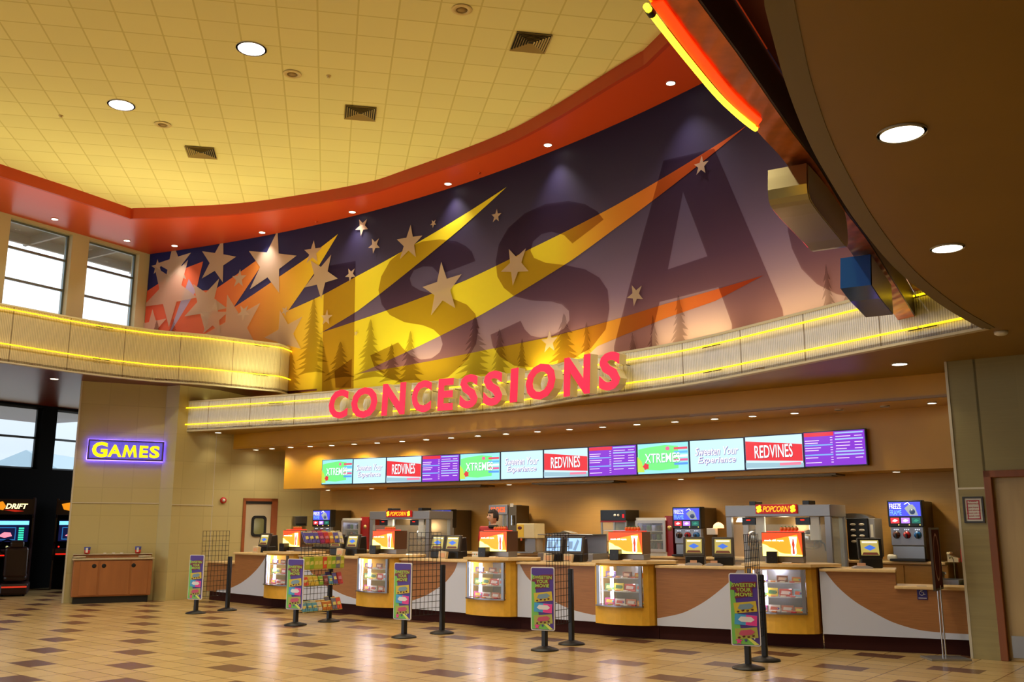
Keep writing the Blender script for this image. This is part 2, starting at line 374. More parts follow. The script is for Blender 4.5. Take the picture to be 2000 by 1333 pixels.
def window(n, a, b_, c, d, bars, M, fmat, gmat, y=.16):
    o = MB(); f = .05
    o.box(a, a+f, y, y+.07, c, d).box(b_-f, b_, y, y+.07, c, d).box(a, b_, y, y+.07, c, c+f).box(a, b_, y, y+.07, d-f, d)
    for z in bars: o.box(a, b_, y, y+.06, z-.028, z+.028)
    o = struct(o.build('window_%d' % n, fmat, M=M)); o['label'] = 'aluminium framed window with stacked horizontal panes'
    g = MB().box(a+.02, b_-.02, y+.03, y+.038, c+.02, d-.02).build('glass_pane', gmat, o); g.matrix_world = M
    return o
zb1 = wk(135, 508)[1]; zb2 = wk(129, 566)[1]; zs = zb1-zb2
for i, (a, b_, c, d) in enumerate(ups): window(i+1, a, b_, c, d, [zb1, zb2, zb2-zs], WM, m_alu, m_glass)
# outside canopy seen through the top panes
cn = thing('canopy', 'pale steel canopy seen outside through the top of the upper windows', 'canopy', (0, 0, 0), 0)
q = MB()
q.box(-9, dW+4, .9, 2.6, wt+.42, wt+.5)
q.build('roof_sheet', mat('canopy steel', (120, 125, 130), .5, .4), cn).matrix_world = WM
for k in range(9):
    MB().box(-8+k*1.7, -7.92+k*1.7, .5, 2.7, wt+.2, wt+.42).build('beam', MATS['canopy steel'], cn).matrix_world = WM
MB().box(-9, dW+4, 2.4, 2.5, wt+.18, wt+.42).build('edge_beam', MATS['canopy steel'], cn).matrix_world = WM

# games wall, pillar and recess side wall
GA, GB = (-9.72, 20.9), (-8.08, 21.72)
PC, PD, PE = (-7.72, 21.55), (-7.05, 22.42), tuple(W(.72, -2.6)[:2])
def uvrib(name, pts, z0, z1, th, m): return struct(ribbon(pts, z0, z1, th).build(name, m))
uvrib('wall_games', [GA, GB], 0, BZ0+.1, .25, m_tan)
MB_ = MB().box(0, .03, -.012, .27, 0, BZ0); g0 = MB_.build('trim_games_corner', m_pale); g0.matrix_world = Matrix.Translation((GA[0], GA[1], 0)) @ Matrix.Rotation(math.atan2(GB[1]-GA[1], GB[0]-GA[0]), 4, 'Z'); struct(g0)
uvrib('wall_pillar_left', [GB, PC, PD, PE], 0, HS, .2, m_tan)
uvrib('wall_pillar_upper', [GB, PC, PD, (-6.6, 23.6)], HS+.0, BZ0+.02, .2, m_tan)
def rail(name, pts, z, m=m_pale, h=.02, t_=.014):
    return struct(ribbon(pts, z, z+h, -t_).build(name, m))
rail('trim_wainscot_left', [GA, GB], 2.13); rail('trim_wainscot_pillar', [PC, PD], 2.1)
struct(MB().tube([(PD[0]-.02, PD[1]-.02, 0), (PD[0]-.02, PD[1]-.02, HS)], .012).build('trim_corner', m_pale))
# arcade back wall with windows
AP, AQ = (-13.6, 24.0), (-11.5, 27.4)
AA = math.atan2(AQ[1]-AP[1], AQ[0]-AP[0]); AM = Matrix.Translation((AP[0], AP[1], 0)) @ Matrix.Rotation(AA, 4, 'Z')
def ak(x, y):
    h = onplane(x, y, AP, AQ); return (((h[0]-AP[0])*math.cos(AA)+(h[1]-AP[1])*math.sin(AA)), h[2])
a1b = ak(85, 797)[0]; a2a = ak(113, 804)[0]; az1 = ak(85, 797)[1]; az0 = ak(80, 917)[1]; azm = ak(83, 856)[1]
aw = [(a1b-2.0, a1b, az0, az1), (a2a, a2a+2.0, az0, az1), (a1b-4.4, a1b-2.4, az0, az1)]
wallholes('wall_games_back', -8, 9, 0, BZ0+.05, .3, aw, m_dark, AM)
for i, (a, b_, c, d) in enumerate(aw): window(i+6, a, b_, c, d, [azm], AM, mat('dark window frame', (26, 34, 40), .4), m_tint)
# hills outside
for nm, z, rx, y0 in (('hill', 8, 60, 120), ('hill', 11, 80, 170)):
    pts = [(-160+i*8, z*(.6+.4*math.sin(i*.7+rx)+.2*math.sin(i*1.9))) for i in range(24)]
    h = MB().prism([(-160, -5)]+pts+[(24, -5)], y0, y0+30).build(nm, mat('hazy hill', (186, 206, 216), 1)); h.location = (-40, 0, 2)  # distance haze put into the pale hill colour
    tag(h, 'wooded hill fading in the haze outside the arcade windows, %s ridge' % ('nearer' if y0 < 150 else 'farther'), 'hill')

# header over the counter, recess ceiling, menu bulkhead, back wall
ZH = 3.45
struct(ribbon([W(-1.0, -.35)[:2], W(8, -.5)[:2], W(12, -.62)[:2], W(17.6, -.5)[:2]], ZH, HS+.03, .02).build('wall_header', m_mustard))
BK = smooth_path([W(1.1, -1.1)[:2], W(4.5, -1.5)[:2], W(8.7, -1.85)[:2], W(12.5, -1.8)[:2], W(17.2, -1.5)[:2]], 5)
struct(MB().slab([W(-.9, -.35)[:2], W(8, -.5)[:2], W(12, -.62)[:2], W(17.6, -.5)[:2], W(17.6, -2.3)[:2], W(-.9, -2.3)[:2]], ZH, ZH+.04).build('ceiling_header', mat('satin mustard paint', (196, 140, 40), .2, coat=.5)))
struct(MB().slab(BK+[W(17.2, -2.75)[:2], W(1.1, -2.75)[:2]], 2.5, ZH).build('ceiling_bulkhead', m_mustard))
struct(ribbon([W(.72, -2.6)[:2], W(17.6, -2.6)[:2]], 0, ZH, .15).build('wall_back', m_tan2))
# right wall, its return to the kitchen
PR = atz(1899, 1287, 0); sP, dP = loc_(*PR)
struct(ribbon([(PR[0]*1.22, PR[1]*1.22), PR], 0, HS, .2).build('wall_pillar_right', m_olive))
s_f0, z_ft = ond(1925, 920, dP); s_f0 = loc_(*atz(1957, 1291, 0))[0]
def wr(name, x0, x1, z0, z1, y, th, m):
    mb = MB().box(x0, x1, y, y+th, z0, z1); mb.uv = [(v[0], v[2]) for v in mb.v]; return struct(mb.build(name, m, M=FR))
wr('wall_right', sP, s_f0+.03, 0, HS, -dP, .25, m_olive); wr('wall_right_over_door', s_f0, s_f0+6, z_ft, HS, -dP, .25, m_olive)
wr('wall_right_far', s_f0+1.25, s_f0+6, 0, HS, -dP, .25, m_olive)
wr('trim_right_corner', sP-.012, sP+.02, 0, HS, -dP-.012, .04, m_pale)
zw = ond(1870, 957, dP)[1]
wr('trim_wainscot_right', sP, s_f0, zw, zw+.025, -dP-.014, .02, m_pale)
wr('wall_right_wainscot', sP+.01, s_f0+.01, 0, zw, -dP-.008, .02, mat('olive wainscot', (150, 136, 88), .5, wood=(1, 1, 24), noise=(3, .1)))
# big enclosing walls out of view
struct(MB().box(-20, 12.3, -10.3, -10, 0, ZO).build('wall_behind', m_cream))
struct(MB().box(12, 12.3, -14, 16, 0, ZO).build('wall_far_right', m_cream))

# ------------------------------------------------------------ door of the right wall
dm = mat('maple door', (176, 150, 104), .45, noise=(3, .12), wood=(7, 7, .8)); cm = mat('cherry wood frame', (132, 72, 34), .45, noise=(3, .15), wood=(9, 9, 1))
do = MB(); x0 = s_f0; zt = z_ft
for a, b_, c, d in ((x0, x0+.09, 0, zt), (x0+1.16, x0+1.25, 0, zt), (x0, x0+1.25, zt-.09, zt)): do.bbox(a, b_, -dP-.03, -dP+.16, c, d, .008)
df = struct(do.build('door_1', cm, M=FR)); df['label'] = 'cherry framed maple door with a steel kick plate'
lf = MB().box(x0+.09, x0+1.16, -dP+.06, -dP+.1, .01, zt-.09).build('door_leaf', dm, df); lf.matrix_world = FR
MB().box(x0+.13, x0+1.1, -dP+.05, -dP+.06, .04, .3).build('kick_plate', m_steel, lf).matrix_world = FR
# ------------------------------------------------------------ door in the recess side wall
SM = Matrix.Translation((PD[0], PD[1], 0)) @ Matrix.Rotation(math.atan2(PE[1]-PD[1], PE[0]-PD[0]), 4, 'Z')
def sk(x, y):
    h = onplane(x, y, PD, PE); a = math.atan2(PE[1]-PD[1], PE[0]-PD[0]); return ((h[0]-PD[0])*math.cos(a)+(h[1]-PD[1])*math.sin(a), h[2])
dx0, dx1 = sk(474, 1000)[0], sk(541, 1000)[0]; dzt = sk(500, 974)[1]
do = MB()
for a, b_, c, d in ((dx0, dx0+.07, 0, dzt), (dx1-.16, dx1, 0, dzt), (dx0, dx1, dzt-.08, dzt)): do.box(a, b_, -.03, .05, c, d)
df = struct(do.build('door_2', mat('red oak frame', (150, 82, 40), .45, noise=(3, .12)), M=SM)); df['label'] = 'pale swing door with a round cornered window'
lf = MB().box(dx0+.07, dx1-.16, -.015, .03, 0, dzt-.08).build('door_leaf', mat('pale laminate', (190, 178, 150), .5), df); lf.matrix_world = SM
MB().box(dx0+.06, dx1-.15, -.035, -.014, dzt-.13, dzt-.07).build('door_closer', m_black, lf).matrix_world = SM
def rrect(x0, x1, z0, z1, r, n=4):
    o = []
    for cx_, cz_, a in ((x1-r, z1-r, 0), (x0+r, z1-r, 90), (x0+r, z0+r, 180), (x1-r, z0+r, 270)):
        for k in range(n+1): o.append((cx_+r*math.cos(R(a+90*k/n)), cz_+r*math.sin(R(a+90*k/n))))
    return o
wx0, wx1 = sk(490, 1030)[0], sk(519, 1030)[0]; wz1, wz0 = sk(505, 1008)[1], sk(505, 1049)[1]
MB().prism(rrect(wx0, wx1, wz0, wz1, .09), -.04, -.015, holes=[rrect(wx0+.06, wx1-.06, wz0+.06, wz1-.06, .05)]).build('window_gasket', m_black, lf).matrix_world = SM
MB().prism(rrect(wx0+.05, wx1-.05, wz0+.05, wz1-.05, .05), -.03, -.02).build('window_pane', mat('door window', (112, 112, 62), .15), lf).matrix_world = SM

# ============================================================ MURAL
m_mur = vcol_mat('mural print', .62, .25)
def murmesh(polys, off, colf=None, name='mural_print', m=None, parent=None, clip=True, holes=()):
    bm = bmesh.new()
    for poly in polys:
        L = [poly]+list(holes); tri = tessellate_polygon([[Vector((a, b, 0)) for a, b in q] for q in L]); fl = [p for q in L for p in q]
        vs = [bm.verts.new((a, b, 0)) for a, b in fl]
        for f in tri:
            try: bm.faces.new([vs[i] for i in f])
            except ValueError: pass
    def cut(co, no, **k):
        g = bm.verts[:]+bm.edges[:]+bm.faces[:]
        if g: bmesh.ops.bisect_plane(bm, geom=g, plane_co=co, plane_no=no, dist=1e-5, **k)
    cut((0, ZO-.001, 0), (0, 1, 0), clear_outer=True); cut((0, 3.87, 0), (0, -1, 0), clear_outer=True)
    cut((.02, 0, 0), (-1, 0, 0), clear_outer=True); cut((ULEN-.05, 0, 0), (1, 0, 0), clear_outer=True)
    us = [v.co.x for v in bm.verts]
    if not us: bm.free(); return None
    step = ULEN/72
    for k in range(int(min(us)/step), int(max(us)/step)+2): cut((k*step, 0, 0), (1, 0, 0))
    if colf:
        for k in range(8, 19): cut((0, k*.5, 0), (0, 1, 0))
    bm.verts.index_update(); uz = [(v.co.x, v.co.y) for v in bm.verts]; fs = [[v.index for v in f.verts] for f in bm.faces]; bm.free()
    def xy(u):                                                   # on the facets, pushed out by off
        k = math.floor(u/step+1e-6); f = u/step-k; a = murxy(k*step, off); b_ = murxy((k+1)*step, off)
        return (a[0]+(b_[0]-a[0])*f, a[1]+(b_[1]-a[1])*f)
    me = bpy.data.meshes.new(name); me.from_pydata([(*xy(u), z) for u, z in uz], [], fs)
    if colf:
        ca = me.color_attributes.new('Col', 'FLOAT_COLOR', 'POINT')
        for i, (u, z) in enumerate(uz): ca.data[i].color = (*lin(colf(u, z)), 1)
    me.materials.append(m or m_mur); o = bpy.data.objects.new(name, me); COL.objects.link(o)
    if parent: o.parent = parent
    return o
def lerpc(st, x):
    if x <= st[0][0]: return st[0][1]
    for (a, c), (b_, d) in zip(st, st[1:]):
        if x <= b_: k = (x-a)/(b_-a); return tuple(c[i]+(d[i]-c[i])*k for i in range(3))
    return st[-1][1]
uL, uM, uR = mu(300, 520)[0], mu(700, 520)[0], mu(1500, 400)[0]
def c_base(u, z):
    L_ = lerpc([(4, (196, 120, 100)), (5.6, (150, 96, 110)), (6.6, (38, 38, 96)), (9.1, (24, 29, 96))], z)
    Rr = lerpc([(4.3, (236, 190, 158)), (5.0, (208, 168, 166)), (5.8, (142, 116, 150)), (6.8, (96, 82, 120)), (8, (52, 44, 80)), (9.1, (26, 23, 54))], z)
    k = min(1, max(0, (u-uL)/(uM-uL))); return tuple(L_[i]*(1-k)+Rr[i]*k for i in range(3))
_pu = lambda x: mu(x, 480)[0]
RAY = [(_pu(290), (214, 84, 56)), (_pu(440), (214, 108, 62)), (_pu(540), (206, 140, 50)), (_pu(620), (228, 194, 44)), (_pu(760), (240, 226, 44)), (_pu(1080), (240, 218, 44)), (_pu(1180), (232, 158, 44)), (_pu(1300), (226, 120, 44)), (_pu(1460), (220, 96, 44))]
def c_ray(u, z): return lerpc(RAY, u)
P_ = lambda L_: [mu(x, y) for x, y in L_]
mur = thing('wall_mural_art', 'curved painted mural of stars, yellow rays, pine trees and giant letters above the counter', 'mural', (*murxy(8), 4.0), 0)
mur.rotation_euler = (0, 0, 0)
def mp(*a, **k):
    o = murmesh(*a, **k)
    if o:
        o.parent = mur; o.matrix_parent_inverse = Matrix.Translation(mur.location).inverted()
    return o
mp([[(0, 3.7), (ULEN, 3.7), (ULEN, ZO), (0, ZO)]], 0.0, c_base, 'sky_print')
OB = [(283, 572), (330, 541), (352, 528), (397, 511), (383, 569), (420, 566), (502.6, 508), (512, 517), (456, 601.5), (547.7, 539.6), (600, 504), (660.5, 457.5), (616, 531), (563.5, 607), (628, 578), (699, 539), (835, 463), (990, 365.5), (900, 447), (812.7, 518.5), (700, 607), (626.5, 651), (660, 800), (560, 850), (380, 850), (270, 760)]
mp([P_(OB)], .006, c_ray, 'ray')
mp([P_([(1460, 245), (1200, 403), (1035, 487), (910, 548), (774, 600), (628, 650), (600, 840), (690, 735), (932, 620), (1118, 508), (1200, 448)])], .006, c_ray, 'ray')
mp([P_([(1492, 538), (1405, 564), (1300, 594), (1200, 625), (1086, 656), (944, 685), (695, 731), (560, 850), (900, 820), (1100, 740), (1167, 677), (1216, 656), (1300, 622), (1398, 588)])], .006, c_ray, 'ray')
mp([P_([(369, 545), (330, 655), (383, 569)])], .007, lambda u, z: (170, 150, 176), 'ray')
f_let = film_mat('letter ink', (.70, .60, .62)); f_tree = film_mat('tree ink', (.66, .62, .60)); f_star = film_mat('star ink', (.6, .6, .62), .62, (222, 192, 168))
f_pale = film_mat('pale star ink', (.8, .8, .8), .45, (236, 205, 180))
z7 = lambda L_: [(600+x/2.468, 320+y/2.468) for x, y in L_]
z8 = lambda L_: [(1200+x/2.02, 100+y/2.02) for x, y in L_]
mp([P_([(634, 521), (695, 510), (693, 620), (690, 850), (628, 850), (631, 650)])], .010, None, 'letter', f_let)
S1 = [(812, 470), (795, 425), (765, 398), (720, 375), (640, 365), (560, 375), (470, 410), (400, 470), (358, 545), (345, 610), (360, 680), (400, 730), (470, 765), (560, 780), (610, 800), (642, 830), (655, 870), (640, 910), (600, 940), (550, 945), (500, 925), (462, 890), (440, 862), (305, 925), (325, 980), (380, 1030), (450, 1056), (560, 1060), (680, 1030), (770, 950), (815, 870), (828, 790), (812, 725), (770, 680), (700, 650), (620, 630), (545, 612), (505, 588), (495, 555), (515, 515), (560, 495), (605, 498), (640, 535)]
S2 = [(1430, 270), (1400, 230), (1340, 195), (1260, 180), (1150, 195), (1050, 240), (970, 310), (925, 390), (910, 470), (918, 545), (950, 600), (1000, 640), (1080, 660), (1180, 665), (1230, 680), (1262, 710), (1266, 755), (1240, 795), (1190, 825), (1130, 840), (1080, 830), (1050, 800), (1030, 758), (885, 825), (895, 880), (930, 930), (1000, 975), (1110, 985), (1250, 960), (1370, 890), (1440, 800), (1458, 700), (1450, 610), (1410, 550), (1340, 510), (1250, 490), (1150, 478), (1095, 455), (1078, 420), (1090, 375), (1130, 340), (1180, 328), (1240, 345), (1280, 385)]
def sm(L_): return L_
mp([P_(z7(S1))], .010, None, 'letter', f_let); mp([P_(z7(S2))], .010, None, 'letter', f_let)
mp([P_(z8([(195, 432), (395, 385), (470, 560), (560, 770), (665, 1020), (672, 1090), (465, 1110), (465, 1078), (412, 932), (180, 990), (150, 1115), (150, 1170), (0, 1190), (0, 1165), (60, 930), (110, 740), (160, 560)]))], .010, None, 'letter', f_let, holes=[P_(z8([(272, 555), (368, 810), (212, 862)]))])
mp([P_(z8([(690, 560), (683, 640), (686, 710), (702, 780), (740, 860), (800, 920), (880, 960), (1000, 985), (1100, 985), (1100, 500), (740, 480)]))], .010, None, 'letter', f_let)
mp([P_([(654, 725), (688, 701), (686.5, 758), (656, 758)])], .011, None, 'letter', f_let)
# stars: centre, one tip, paler?
ST = [((341, 518), (374, 494), 0), ((425, 511), (462, 502), 0), ((529, 516), (580, 500), 0), ((468, 545), (470, 526), 0), ((612, 494), (614, 470), 0), ((628, 540), (648, 498), 0),
      ((686, 537), (694, 525), 0), ((403, 594), (402, 649), 0), ((460, 645), (445, 576), 1), ((477, 611), (486, 597), 0), ((558, 608), (562, 598), 0), ((558, 655), (592, 619), 1),
      ((309, 522), (309, 507), 0), ((334, 570), (369, 508), 1), ((709, 443.6), (718.7, 428.6), 0), ((733, 480), (742, 466.7), 0), ((801, 476), (804, 440), 0), ((848.4, 437.5), (853, 430), 0),
      ((971.6, 423), (972.8, 409), 0), ((866, 566), (864, 512.5), 0), ((1009, 519), (1004, 559), 0), ((1244, 577), (1256.4, 559), 0), ((697.5, 652), (698.5, 646), 1), ((1076, 669), (1076, 646), 1),
      ((1373, 325), (1374, 305.5), 0), ((640, 622), (641.7, 605.7), 1), ((300, 640), (300, 605), 1), ((420, 622), (425, 585), 1)]
for i, (c, tp, pl) in enumerate(ST):
    a = mu(*c); b_ = mu(*tp); r = math.dist(a, b_)
    mp([starpoly(a[0], a[1], r, math.atan2(b_[1]-a[1], b_[0]-a[0]))], .014+.0012*i, None, 'star', f_pale if pl else f_star)
# pine trees: foot, top, half width in the picture's own scale
rt = random.Random(3)
def pine(u, z0, h, w_, ragged):
    n = max(7, int(h/.12)); L_, Rr = [], []
    for k in range(n):
        f = k/n; ww = w_*(1-f)**.85
        for side, lst in ((-1, L_), (1, Rr)):
            o = ww*(.75+.5*rt.random()); lst += [(u+side*o*.35, z0+h*f), (u+side*o, z0+h*f-.02-.06*rt.random()*ragged), (u+side*o*.55, z0+h*(f+.45/n))]
    return L_+[(u, z0+h)]+Rr[::-1]
for px, py, hw, base in [(616, 583, 26, 720), (727, 624, 28, 730), (805, 647, 24, 735), (768, 672, 20, 735), (931, 620, 36, 725), (979, 643, 22, 722), (1023, 662, 14, 715), (1105, 613, 34, 705), (1149, 630, 16, 700), (1329, 577, 24, 660), (1279, 616, 14, 668), (1239, 650, 9, 675), (1618, 516, 26, 610), (1660, 545, 20, 600), (309, 626, 9, 652), (341, 623, 11, 655), (572, 690, 30, 790), (668, 668, 26, 730)]:
    a = mu(px, py); b_ = mu(px, base); c = mu(px+hw, base)
    mp([pine(a[0], b_[1]-.1, a[1]-b_[1]+.1, abs(c[0]-a[0]), 1.)], .052+random.random()*.004, None, 'pine_tree', f_tree)
# ============================================================ CORRUGATED FASCIAS WITH NEON
def rib_mat(name, rgb):
    m = mat(name, rgb, .33, spec=.5); t = NT(m); b = t.n['Principled BSDF']
    tc = t.n.new('ShaderNodeTexCoord'); sx = t.n.new('ShaderNodeSeparateXYZ'); t.l.new(tc.outputs['UV'], sx.inputs[0])
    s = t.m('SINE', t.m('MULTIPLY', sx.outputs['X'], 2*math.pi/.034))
    nt = t.n.new('ShaderNodeTexNoise'); nt.inputs['Scale'].default_value = 2.2; nt.inputs['Detail'].default_value = 3; nt.inputs['Distortion'].default_value = 1.2
    t.l.new(tc.outputs['UV'], nt.inputs['Vector'])
    h = t.m('ADD', t.m('MULTIPLY', s, .35), t.m('MULTIPLY', nt.outputs['Fac'], 6))
    bp = t.n.new('ShaderNodeBump'); bp.inputs['Strength'].default_value = .55; bp.inputs['Distance'].default_value = .012
    t.l.new(h, bp.inputs['Height']); t.l.new(bp.outputs[0], b.inputs['Normal'])
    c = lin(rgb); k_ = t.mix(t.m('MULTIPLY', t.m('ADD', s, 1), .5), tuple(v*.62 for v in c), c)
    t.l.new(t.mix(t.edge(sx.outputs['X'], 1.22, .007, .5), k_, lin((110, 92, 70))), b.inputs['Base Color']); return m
m_rib = rib_mat('corrugated panel', (236, 238, 250)); m_rib2 = rib_mat('corrugated balcony panel', (222, 206, 168))
m_neon = mat('yellow neon', (255, 230, 60), .4, emit=(255, 206, 16), es=2.5)
m_neon2 = mat('bright yellow neon', (255, 240, 80), .4, emit=(255, 226, 30), es=5)
m_clip = mat('neon clip', (60, 44, 20), .5)
def fascia(name, label, path, z0, z1, neons, side, m, joint, gap=.85, clips=()):
    t_ = thing(name, label, 'fascia', (path[0][0], path[0][1], z0), 0); I = Matrix.Translation(t_.location).inverted()
    def add(mb, n, mm):
        o = mb.build(n, mm, t_); o.matrix_parent_inverse = I; return o
    add(ribbon(path, z0, z1, side*-.08), 'corrugated_panel', m)
    add(ribbon(offset_path(path, side*.012), z1, z1+.035, side*-.3), 'top_cap', m_pale)
    add(ribbon(offset_path(path, side*.012), z0-.03, z0, side*-.1), 'bottom_rail', m_pale)
    run = [0]
    for i in range(1, len(path)): run.append(run[-1]+math.dist(path[i], path[i-1]))
    def at(r):
        for i in range(1, len(path)):
            if run[i] >= r or i == len(path)-1:
                k = (r-run[i-1])/(run[i]-run[i-1]); a, b = path[i-1], path[i]
                L_ = math.dist(a, b); n = (-(b[1]-a[1])/L_, (b[0]-a[0])/L_)
                return (a[0]+(b[0]-a[0])*k, a[1]+(b[1]-a[1])*k), n
    for z in neons:
        r = .02
        while r < run[-1]-.05:
            e = min(r+3.6, run[-1]-.02); k = max(2, int((e-r)/.2)); pts = []
            for i in range(k+1):
                p, n = at(r+(e-r)*i/k); pts.append((p[0]+n[0]*side*.055, p[1]+n[1]*side*.055, z))
            add(MB().tube(pts, .0125, 6), 'neon_tube', m_neon)
            for rr in (r+.05, e-.12):
                q = MB()
                p, n = at(rr); p2, n2 = at(min(rr+.18, run[-1])); q.tube([(p[0]+n[0]*side*.05, p[1]+n[1]*side*.05, z-.022), (p2[0]+n2[0]*side*.05, p2[1]+n2[1]*side*.05, z-.022)], .008, 5)
                add(q, 'neon_clip', m_clip)
            r = e+.03
    return t_
fascia('neon_fascia', 'long curved pale corrugated fascia with two yellow neon lines behind the red CONCESSIONS letters', FP, HS+.02, FZ, (3.95, 4.335), -1, m_rib, 1.22)
fascia('balcony_fascia', 'rounded cream corrugated balcony front with two yellow neon lines over the games entrance', BP, BZ0, BZ1, (5.19, 5.9), -1, m_rib2, 1.22)

# ============================================================ CONCESSIONS letters, each a lit channel letter
m_red = mat('red letter face', (236, 30, 64), .35, emit=(246, 24, 66), es=.72)
m_ret = mat('cream letter return', (240, 232, 190), .35)
LP = [('C', 643, 680), ('O', 687, 737), ('N', 746, 793), ('C', 805, 843), ('E', 855, 886), ('S', 898, 933), ('S', 944, 981), ('I', 996, 1013), ('O', 1028, 1085), ('N', 1101, 1154), ('S', 1170, 1211)]
LT = {643: (762, 818), 687: (757, 817), 746: (749, 811), 805: (744, 806), 855: (740, 802), 898: (732, 798), 944: (725, 793), 996: (720, 786), 1028: (711, 781), 1101: (696, 772), 1170: (688, 763)}
fruns = FP
def facing(x):                                       # fascia point and frame seen at picture column x, height 4.1
    best = None
    for i in range(len(FP)-1):
        a, b = FP[i], FP[i+1]
        def px(p): c = p[1]*math.cos(PITCH)+(4.1-HC)*math.sin(PITCH); return 1000+FPX*p[0]/c
        if px(a) <= x <= px(b):
            k = (x-px(a))/(px(b)-px(a)); return (a[0]+(b[0]-a[0])*k, a[1]+(b[1]-a[1])*k), math.atan2(b[1]-a[1], b[0]-a[0])
sg = thing('concessions_sign', 'row of big glowing red letters spelling CONCESSIONS mounted on the corrugated fascia', 'sign', (*facing(930)[0], 3.9), 0)
SI = Matrix.Translation(sg.location).inverted()
for ch, xa, xb in LP:
    (p, a), = [facing((xa+xb)/2+6)]
    nx, ny = math.sin(a), -math.cos(a); P1 = (p[0]+nx*.36, p[1]+ny*.36); P2 = (P1[0]+math.cos(a), P1[1]+math.sin(a))
    y0, y1 = LT[xa]; h0 = onplane(xa, (y0+y1)/2, P1, P2); h1 = onplane(xb, (y0+y1)/2, P1, P2)
    zt_, zb_ = onplane((xa+xb)/2, y0, P1, P2)[2], onplane((xa+xb)/2, y1, P1, P2)[2]
    wd = math.dist(h0[:2], h1[:2]); M = Matrix.Translation(((h0[0]+h1[0])/2, (h0[1]+h1[1])/2, (zt_+zb_)/2)) @ Matrix.Rotation(a, 4, 'Z')
    o = put_text(MB(), ch, 0, -.006, 0, wd, zt_-zb_, off=.038, shear=.05, ext=.006).build('letter_face', m_red, sg, fix=False); o.matrix_parent_inverse = SI; o.matrix_basis = M
    o['label'] = 'glowing red letter face'
    o = put_text(MB(), ch, 0, .09, 0, wd*1.0, (zt_-zb_)*1.0, off=.038, shear=.05, ext=.088).build('letter_return', m_ret, sg, fix=False); o.matrix_parent_inverse = SI; o.matrix_basis = M
    for sx_, sz_ in ((-.3, -.12), (.3, .12)):
        o = MB().cyl((wd*sx_, .17, sz_), (wd*sx_, .36, sz_), .008, 6).build('stand_off', m_clip, sg); o.matrix_parent_inverse = SI; o.matrix_basis = M
    # neon halo behind the letter belongs to the fascia tubes

# ============================================================ GAMES sign
ga = math.atan2(GB[1]-GA[1], GB[0]-GA[0]); gn = (math.sin(ga), -math.cos(ga))
GP = (GA[0]+gn[0]*.12, GA[1]+gn[1]*.12); GQ = (GB[0]+gn[0]*.12, GB[1]+gn[1]*.12)
h0, h1 = onplane(171, 880, GP, GQ), onplane(319, 890, GP, GQ); zt0, zb0 = onplane(171, 858, GP, GQ)[2], onplane(171, 898, GP, GQ)[2]
gw = math.dist(h0[:2], h1[:2]); gh = zt0-zb0
gs = thing('games_sign', 'violet backlit sign panel with yellow raised letters GAMES on the tan tiled wall', 'sign', ((h0[0]+h1[0])/2, (h0[1]+h1[1])/2, zb0), ga)
m_vio = mat('violet sign panel', (120, 100, 190), .4, emit=(96, 84, 255), es=.55); m_vion = mat('violet neon', (120, 100, 255), .4, emit=(76, 56, 255), es=20)
pm = grid_mat('perforated violet plate', (150, 130, 200), (70, 60, 200), .03, .03, .008, .4, uv=True); pm.node_tree.nodes['Principled BSDF'].inputs['Emission Color'].default_value = (*lin((110, 96, 255)), 1); pm.node_tree.nodes['Principled BSDF'].inputs['Emission Strength'].default_value = .45
mb = MB().box(-gw/2+.03, gw/2-.03, .0, .02, .03, gh-.03); mb.uv = [(v[0], v[2]) for v in mb.v]; mb.build('panel', pm, gs)
q = MB()
for a, b_, c, d in ((-gw/2, gw/2, 0, .035), (-gw/2, gw/2, gh-.035, gh), (-gw/2, -gw/2+.035, 0, gh), (gw/2-.035, gw/2, 0, gh)): q.box(a, b_, -.015, .035, c, d)
q.build('frame', mat('dark violet frame', (84, 70, 130), .4), gs)
q = MB().tube([(-gw/2-.0, .07, .0), (gw/2, .07, 0), (gw/2, .07, gh), (-gw/2, .07, gh), (-gw/2, .07, 0)], .012, 6); q.build('neon_tube', m_vion, gs)
for ch, f0, f1, hh in (('G', .055, .255, .76), ('A', .26, .44, .6), ('M', .45, .645, .6), ('E', .675, .79, .6), ('S', .81, .945, .62)):
    if ch == 'M':
        mw, mh, mx, mz = gw*(f1-f0), gh*hh, gw*((f0+f1)/2-.5), gh*.46
        MB().prism([(mx+mw*a, mz+mh*c) for a, c in [(-.5, -.5), (-.36, .5), (-.2, .5), (0, -.08), (.2, .5), (.36, .5), (.5, -.5), (.3, -.5), (.22, .12), (.03, -.5), (-.03, -.5), (-.22, .12), (-.3, -.5)]], -.042, -.018).build('letter', MATS['yellow letter face'], gs)
        continue
    put_text(MB(), ch, gw*((f0+f1)/2-.5), -.03, gh*.5-(.04 if ch != 'G' else 0)*gh, gw*(f1-f0), gh*hh, off=.012 if ch == 'M' else .035, ext=.012).build('letter', mat('yellow letter face', (250, 240, 40), .4, emit=(250, 236, 10), es=.95), gs, fix=False)

